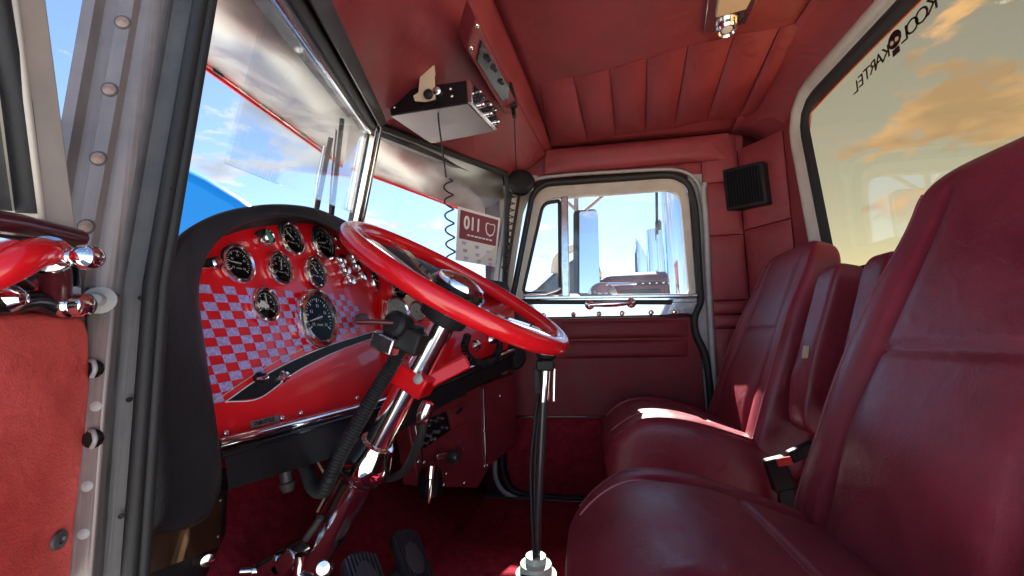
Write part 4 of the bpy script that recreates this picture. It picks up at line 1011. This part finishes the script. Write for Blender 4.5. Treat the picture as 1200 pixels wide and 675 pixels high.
# dash fan / black cup by the passenger a-pillar with coiled cord
fn = empty('cab_fan', P(609, 216, Y=1.62), 'round black fan mounted at the top of the far windshield pillar', 'fan')
lathe('fan_housing', [(.020, -.04), (.045, -.034), (.056, -.01), (.056, .012), (.046, .026), (.02, .032), (0, .033)], P(610, 214, Y=1.63), (.2, -.9, .25), BLACKP, fn, seg=26)
lathe('fan_collar', [(.058, -.004), (.061, 0), (.058, .006)], P(610, 214, Y=1.63), (.2, -.9, .25), BLACKG, fn, seg=26)
tube('fan_foot', [P(605, 206, Y=1.64), P(603, 198, Y=1.66)], .010, CHROMEW, fn, seg=8)
tube('coil_cord', helix([P(x, y, Y=1.66) for x, y in ((601, 225), (598, 260), (594, 300), (590, 320))], .012, 12), .0025, RUBBER, fn, seg=6)

# dome light
dl = empty('dome_light', on_ceil(852, 12), 'chrome ceiling lamp plate with round lens and switch', 'ceiling lamp')
def OC(x, y, o=0): return on_ceil(x, y)-V((0, 0, o))
pc = [OC(x, y, .002) for x, y in ((824, 38), (873, 25), (893, -16), (830, -10))]
prism('lamp_plate', pc, (0, 0, -.006), CHROMEW, dl, bevel=.002)
lathe('lamp_ring', [(.020, 0), (.027, .004), (.027, .014), (.022, .02), (.018, .014)], OC(851, 27, .008), (0, -.15, -1), CHROME, dl, seg=24)
lathe('lamp_lens', [(.018, .010), (.012, .016), (0, .018)], OC(851, 27, .008), (0, -.15, -1), OFFW, dl, seg=20)
prism('lamp_cover', [OC(x, y, .0085) for x, y in ((838, 14), (874, 4), (884, -16), (842, -10))], (0, 0, -.010), BEIGE, dl, bevel=.003)
obox('lamp_switch', OC(868, 16, .012), V((.006, 0, 0)), V((0, .006, 0)), V((0, 0, .005)), BLACKP, dl, bevel=.001)

# speaker on the quarter panel
def qp(px, py, o=.0): 
    n = V((-.77, -.64, 0)).normalized(); return P(px, py, pl=(V((.652, 1.748, 0))+n*o, n))
nq = V((-.77, -.64, 0)).normalized()
sp = empty('speaker', qp(873, 218, .0), 'black rectangular speaker box high on the rear quarter panel', 'speaker')
prism('speaker_box', [qp(x, y, .055) for x, y in ((846, 199), (893, 188), (899, 238), (851, 247))], -nq*.055, BLACKP, sp, bevel=.006, seg=3)
prism('speaker_grille', [qp(x, y, .0565) for x, y in ((851, 202), (889, 193), (894, 235), (855, 243))], nq*.0015, GFACE, sp, bevel=.001)
for i in range(11):
    t = (i+.5)/11
    tube('grille_bar', [lerp(qp(852, 203, .0585), qp(889, 194, .0585), t), lerp(qp(856, 242, .0585), qp(893, 235, .0585), t)], .0012, BLACKP, sp, seg=5)

# placard behind the windshield, printed to be read from outside
def W_(x, y, o=.012): return P(x, y, pl=WR)+V((o, 0, 0))
plc = empty('placard', W_(555, 310), 'maroon and white show placard reading 110 behind the far windshield pane', 'placard')
k0, k1, k2, k3 = W_(533, 242), W_(583, 256), W_(577, 313), W_(530, 305)
nP = (k1-k0).cross(k3-k0).normalized(); nP = nP if nP.x > 0 else -nP
prism('card', [k0, k1, k2, k3], -nP*.001, WHITE, plc)
def KC(u, v, o=.0006): return lerp(lerp(k0, k1, u), lerp(k3, k2, u), v)+nP*o
prism('print_field', [KC(.05, .05), KC(.95, .05), KC(.95, .58), KC(.05, .58)], nP*.0004, PINKC, plc)
rt_, up_ = (k0-k1).normalized(), (k0-k3).normalized()
text_mesh('number', '110', KC(.33, .27, .0014), rt_, up_, .066, WHITE, plc, depth=.0002, bold=.0018)
shl = [KC(.64+.24*x, .15+.27*y, .0012) for x, y in ((0, .1), (.2, 0), (.5, .08), (.8, 0), (1, .1), (1, .5), (.85, .85), (.5, 1), (.15, .85), (0, .5))]
prism('shield', shl, nP*.0003, WHITE, plc)
shl2 = [lerp(p, sum(shl, V((0, 0, 0)))/10, .2)+nP*.0006 for p in shl]
prism('shield', shl2, nP*.0002, PINKC, plc)
for i in range(7): prism('print_line', [KC(.22+.09*i, .47, .0012), KC(.29+.09*i, .47, .0012), KC(.29+.09*i, .50, .0012), KC(.22+.09*i, .50, .0012)], nP*.0002, WHITE, plc)
for i, (u, v) in enumerate(((.12, .62), (.42, .65), (.72, .70), (.15, .76), (.45, .80), (.78, .84), (.18, .90), (.5, .92), (.8, .94))):
    prism('sponsor_mark', [KC(u, v, .0008), KC(u+.10, v, .0008), KC(u+.09, v+.06, .0008), KC(u+.01, v+.06, .0008)], nP*.0002, GALV if i % 2 else LILAC, plc)
prism('print_field', [KC(.97, .58), KC(.97, .98), KC(.45, .98)], nP*.0003, OFFW, plc)

# ------------------------------------------------------------------ outside the truck: visor, wipers, mirror
vz = part_empty('sun_visor', (-.7, 1.04, .6), cab, 'steel outside sun visor with red lettered edge')
ve = [P(x, y, Z=z) for x, y, z in ((150, 5, .60), (228, 63, .60), (330, 138, .60), (403, 192, .60))]
vr = [P(x, y, Z=z) for x, y, z in ((414, 196, .60), (500, 228, .58), (594, 264, .56))]
inn = [TL0, lerp(TL0, TL1, .45), lerp(TL0, TL1, .75), TL1]
o_up = V((-.02, 0, .012))
def vplate(name, a, b):
    n = len(a); A = [p+o_up for p in a]
    o = build(name, A+b, grid_faces(2, n), STEEL, vz, smooth=60)
    s = o.modifiers.new('solid', 'SOLIDIFY'); s.thickness = .003
    return o
vplate('visor_plate', inn, ve); vplate('visor_plate', [TR0, lerp(TR0, TR1, .5), TR1], vr)
def edge(pts, h):
    n = len(pts); b = [p+V((-.004, 0, 0)) for p in pts]
    o = build('visor_edge', b+[p+V((0, 0, h)) for p in b], grid_faces(2, n), REDP, vz)
    s = o.modifiers.new('solid', 'SOLIDIFY'); s.thickness = .004
edge(ve, -.014); edge(vr, -.010)
for i in range(9):
    t = .12+.8*i/9; k = t*3; j = min(2, int(k)); p = lerp(ve[j], ve[j+1], k-j); q = lerp(ve[j], ve[j+1], min(1, k-j+.10))
    prism('visor_letter', [p+V((.003, 0, -.004)), q+V((.003, 0, -.004)), q+V((.003, 0, -.011)), p+V((.003, 0, -.012 if i % 2 else -.008))], (.002, 0, 0), OFFW if i % 3 else DARKP, vz)
def wiper(a, b, lab):
    wi = part_empty('wiper', b, cab)
    tube('blade', [a, b], .005, RUBBER, wi, seg=8); tube('arm', [lerp(a, b, .1)+V((-.012, 0, 0)), lerp(a, b, .62)+V((-.012, 0, 0)), b+V((-.02, .02, -.03))], .003, CHROMEW, wi, seg=8)
wiper(P(411, 138, pl=WL)+V((-.02, 0, 0)), P(398, 252, pl=WL)+V((-.02, 0, 0)), 'parked black wiper nearest the windshield centre post')
wiper(P(403, 160, pl=WL)+V((-.03, 0, 0)), P(386, 246, pl=WL)+V((-.03, 0, 0)), 'parked black wiper left of its twin outside the glass')

sm_ = part_empty('side_mirror', (-.02, 2.0, .1), cab, 'tall rectangular mirror on metal brackets outside the far window')
def M_(x, y, Y=2.05): return P(x, y, Y=Y)
mn = V((.8, -.6, .0)).normalized(); mpl = (P(690, 300, Y=2.05), mn)
def MM(x, y, o=0): return P(x, y, pl=(mpl[0]+mn*o, mn))
mloop = round_poly([MM(677, 246), MM(701, 244), MM(704, 346), MM(677, 346)], [.02, .05, .03, .02])
prism('mirror_head', mloop, -mn*.03, BLACKP, sm_, bevel=.006)
prism('mirror_glass', [p+mn*.001 for p in grow(mloop, -.010, mn)], mn*.002, MIRROR, sm_)
tube('mirror_post', [M_(675, 200), M_(676, 350), M_(676, 400)], .012, GALV, sm_)
tube('mirror_brace', [M_(675, 256), M_(710, 226), M_(760, 190)], .009, GALV, sm_)
tube('mirror_brace', [M_(675, 246), M_(664, 236), M_(640, 215)], .008, GALV, sm_)
cm = lathe('convex_mirror', [(.0, -.03), (.05, -.02), (.068, 0), (.066, .008), (.04, .016), (0, .02)], M_(706, 348, 1.95), (0, -1, 0), CHROME, sm_, seg=28)

# ------------------------------------------------------------------ neighbouring trucks
def rbox(name, lo, hi, m, par, bev=.12, seg=4): return box(name, lo, hi, m, par, bevel=bev, seg=seg)
def stack(par, px, pyt, Y, r, cut=0, name='exhaust_stack'):
    t = P(px, pyt, Y=Y); b = V((t.x, t.y, GZ+.9)); seg = 28; vs_ = []
    for k in range(seg):
        a = 2*math.pi*k/seg; vs_.append(t+V((math.cos(a)*r, math.sin(a)*r, cut*math.cos(a))))
    for k in range(seg):
        a = 2*math.pi*k/seg; vs_.append(b+V((math.cos(a)*r, math.sin(a)*r, 0)))
    build(name, vs_, grid_faces(2, seg, False, True)+[tuple(range(seg, 2*seg))], CHROME, par, smooth=60)
def wheel(par, x, y, r=.5):
    t = lathe('tyre', [(r*.55, -.13), (r*.95, -.14), (r, -.10), (r, .10), (r*.95, .14), (r*.55, .13)], (x, y, GZ+r), (0, 1, 0), RUBBER, par, seg=32)
    lathe('rim', [(r*.56, -.10), (r*.5, -.06), (r*.2, -.03), (0, -.03)], (x, y, GZ+r), (0, 1, 0), CHROMEW, t, seg=24)
mt = empty('parked_truck', (.2, 4.6, GZ), 'maroon truck with tall chrome stacks parked beyond the passenger window', 'truck', 'neighbouring trucks')
xl, xr = P(703, 330, Y=3.7).x, P(786, 330, Y=3.7).x; zt = P(745, 317, Y=3.7).z
def cabroof(u, v):
    x = lerp(xl, xr+.1, u); y = lerp(3.7, 5.6, v)
    e = (1-abs(2*v-1)**16)*(1-.6*sm(.14, 0, u)**2-.5*sm(.9, 1, u)**2)
    return V((x, y, zt-.09+.10*e))
surf('roof', cabroof, 30, 30, MAROONT, mt, thick=.02)
box('cab_body', (xl+.02, 3.72, GZ+.8), (xr+.08, 5.58, zt-.10), MAROONT, mt, bevel=.05)
box('window_trim', (xl+.13, 3.70, zt-.68), (xr-.05, 3.725, zt-.125), MAROONT, mt, bevel=.02)
box('door_window', (xl+.17, 3.692, zt-.64), (xr-.09, 3.71, zt-.165), BLACKG, mt, bevel=.02)
rbox('hood', (xl-1.5, 4.1, GZ+.8), (xl+.02, 5.2, zt-.72), MAROONT, mt, .1)
rbox('fender', (xl-1.5, 3.7, GZ+.7), (xl-.4, 4.1, GZ+1.35), MAROONT, mt, .15)
for i in range(10): screw(V((lerp(xl+.08, xr, i/9), 3.718, zt-.112)), (0, -1, 0), .009, mt)
obox('marker_light', P(699, 322, Y=3.75), V((.045, 0, 0)), V((0, .03, 0)), V((.006, 0, .022)), AMBER, mt, bevel=.012, seg=3)
tube('air_horn', [P(712, 334, Y=3.66), P(735, 333, Y=3.66), P(745, 333, Y=3.66)], [.022, .016, .012], CHROME, mt)
stack(mt, 787, 222, 3.75, .10); stack(mt, 767, 270, 4.1, .085); stack(mt, 752, 293, 5.0, .075, -.16)
for x, yt, yb, Y in ((769, 190, 275, 3.9), (745, 296, 345, 5.0)): tube('antenna', [P(x, yt, Y=Y), P(x+1, yb, Y=Y)], .014, DARKP, mt, seg=6)
lathe('antenna_spring', [(.02, 0), (.028, .02), (.028, .08), (.02, .10)], P(771, 258, Y=3.9), (0, 0, -1), DARKP, mt, seg=10)
for x in (xl-.95, xr+.4): wheel(mt, x, 3.85)

dk = empty('parked_truck', (-1.5, 7, GZ), 'charcoal truck with long sloping hood seen through the vent window', 'truck', 'neighbouring trucks')
hl = [P(x, y, Y=5.2) for x, y in ((606, 350), (628, 338), (650, 318), (676, 300), (694, 276), (705, 320), (708, 352))]
prism('hood', hl, (0, 1.5, 0), DARKP, dk, bevel=.05)
prism('fender', [P(x, y, Y=5.1) for x, y in ((600, 372), (612, 350), (632, 342), (652, 348), (660, 372))], (0, .5, 0), GALV, dk, bevel=.05)
tube('mirror_arm', catmull([P(x, y, Y=5.0) for x, y in ((650, 320), (652, 306), (660, 296), (672, 290))], 5), .05, BEIGE, dk)
box('chassis', (-2.6, 5.3, GZ+.45), (.4, 6.6, GZ+1.2), DARKP, dk, bevel=.05)
wheel(dk, -1.9, 5.5)
wheel(dk, 0, 5.5)

bt = empty('parked_truck', (-7, 4.5, GZ), 'bright blue high-roof truck seen over the dashboard', 'truck', 'neighbouring trucks')
Bl = plane3((-6.0, 5.0, 0), (-6.0, 5.0, 1), (-5.0, 6.2, 0))
fo = [P(x, y, pl=Bl) for x, y in ((150, 160), (200, 182), (245, 204), (285, 228), (318, 252), (340, 285), (350, 330), (150, 330))]
def low(p): return V((p.x, p.y, max(p.z, GZ+.9)))
prism('roof_fairing', fo, (-1.6, 1.2, .1), BLUEP, bt, bevel=.25, seg=5)
prism('cab_body', [fo[6], fo[7], V((fo[7].x, fo[7].y, GZ+.6)), V((fo[6].x, fo[6].y, GZ+.6))], (-1.6, 1.2, 0), BLUEP, bt, bevel=.1)
wheel(bt, -6.6, 5.9)

# far line of trees around the lot
FOL = mat('foliage', (.045, .07, .03), .8, noise=(3, .4, 6))
tv, tf = [], []
for i in range(2600):
    a = R(random.uniform(-95, 60)); d = random.uniform(170, 230); h = random.uniform(0, 1)**.8*(6+3*math.sin(a*23)+2*math.sin(a*57))
    c = V((math.sin(a)*d, math.cos(a)*d, GZ+h)); s = random.uniform(.6, 1.9); k = len(tv)
    e1 = V((random.gauss(0, 1), random.gauss(0, 1), random.gauss(0, 1))).normalized()*s; e2 = e1.cross(V((random.gauss(0, 1), random.gauss(0, 1), random.gauss(0, 1)))).normalized()*s
    tv += [c-e1, c+e2, c+e1, c-e2]; tf.append((k, k+1, k+2, k+3))
build('treeline', tv, tf, FOL, None, kind='stuff', label='far low line of trees along the horizon', cat='trees')
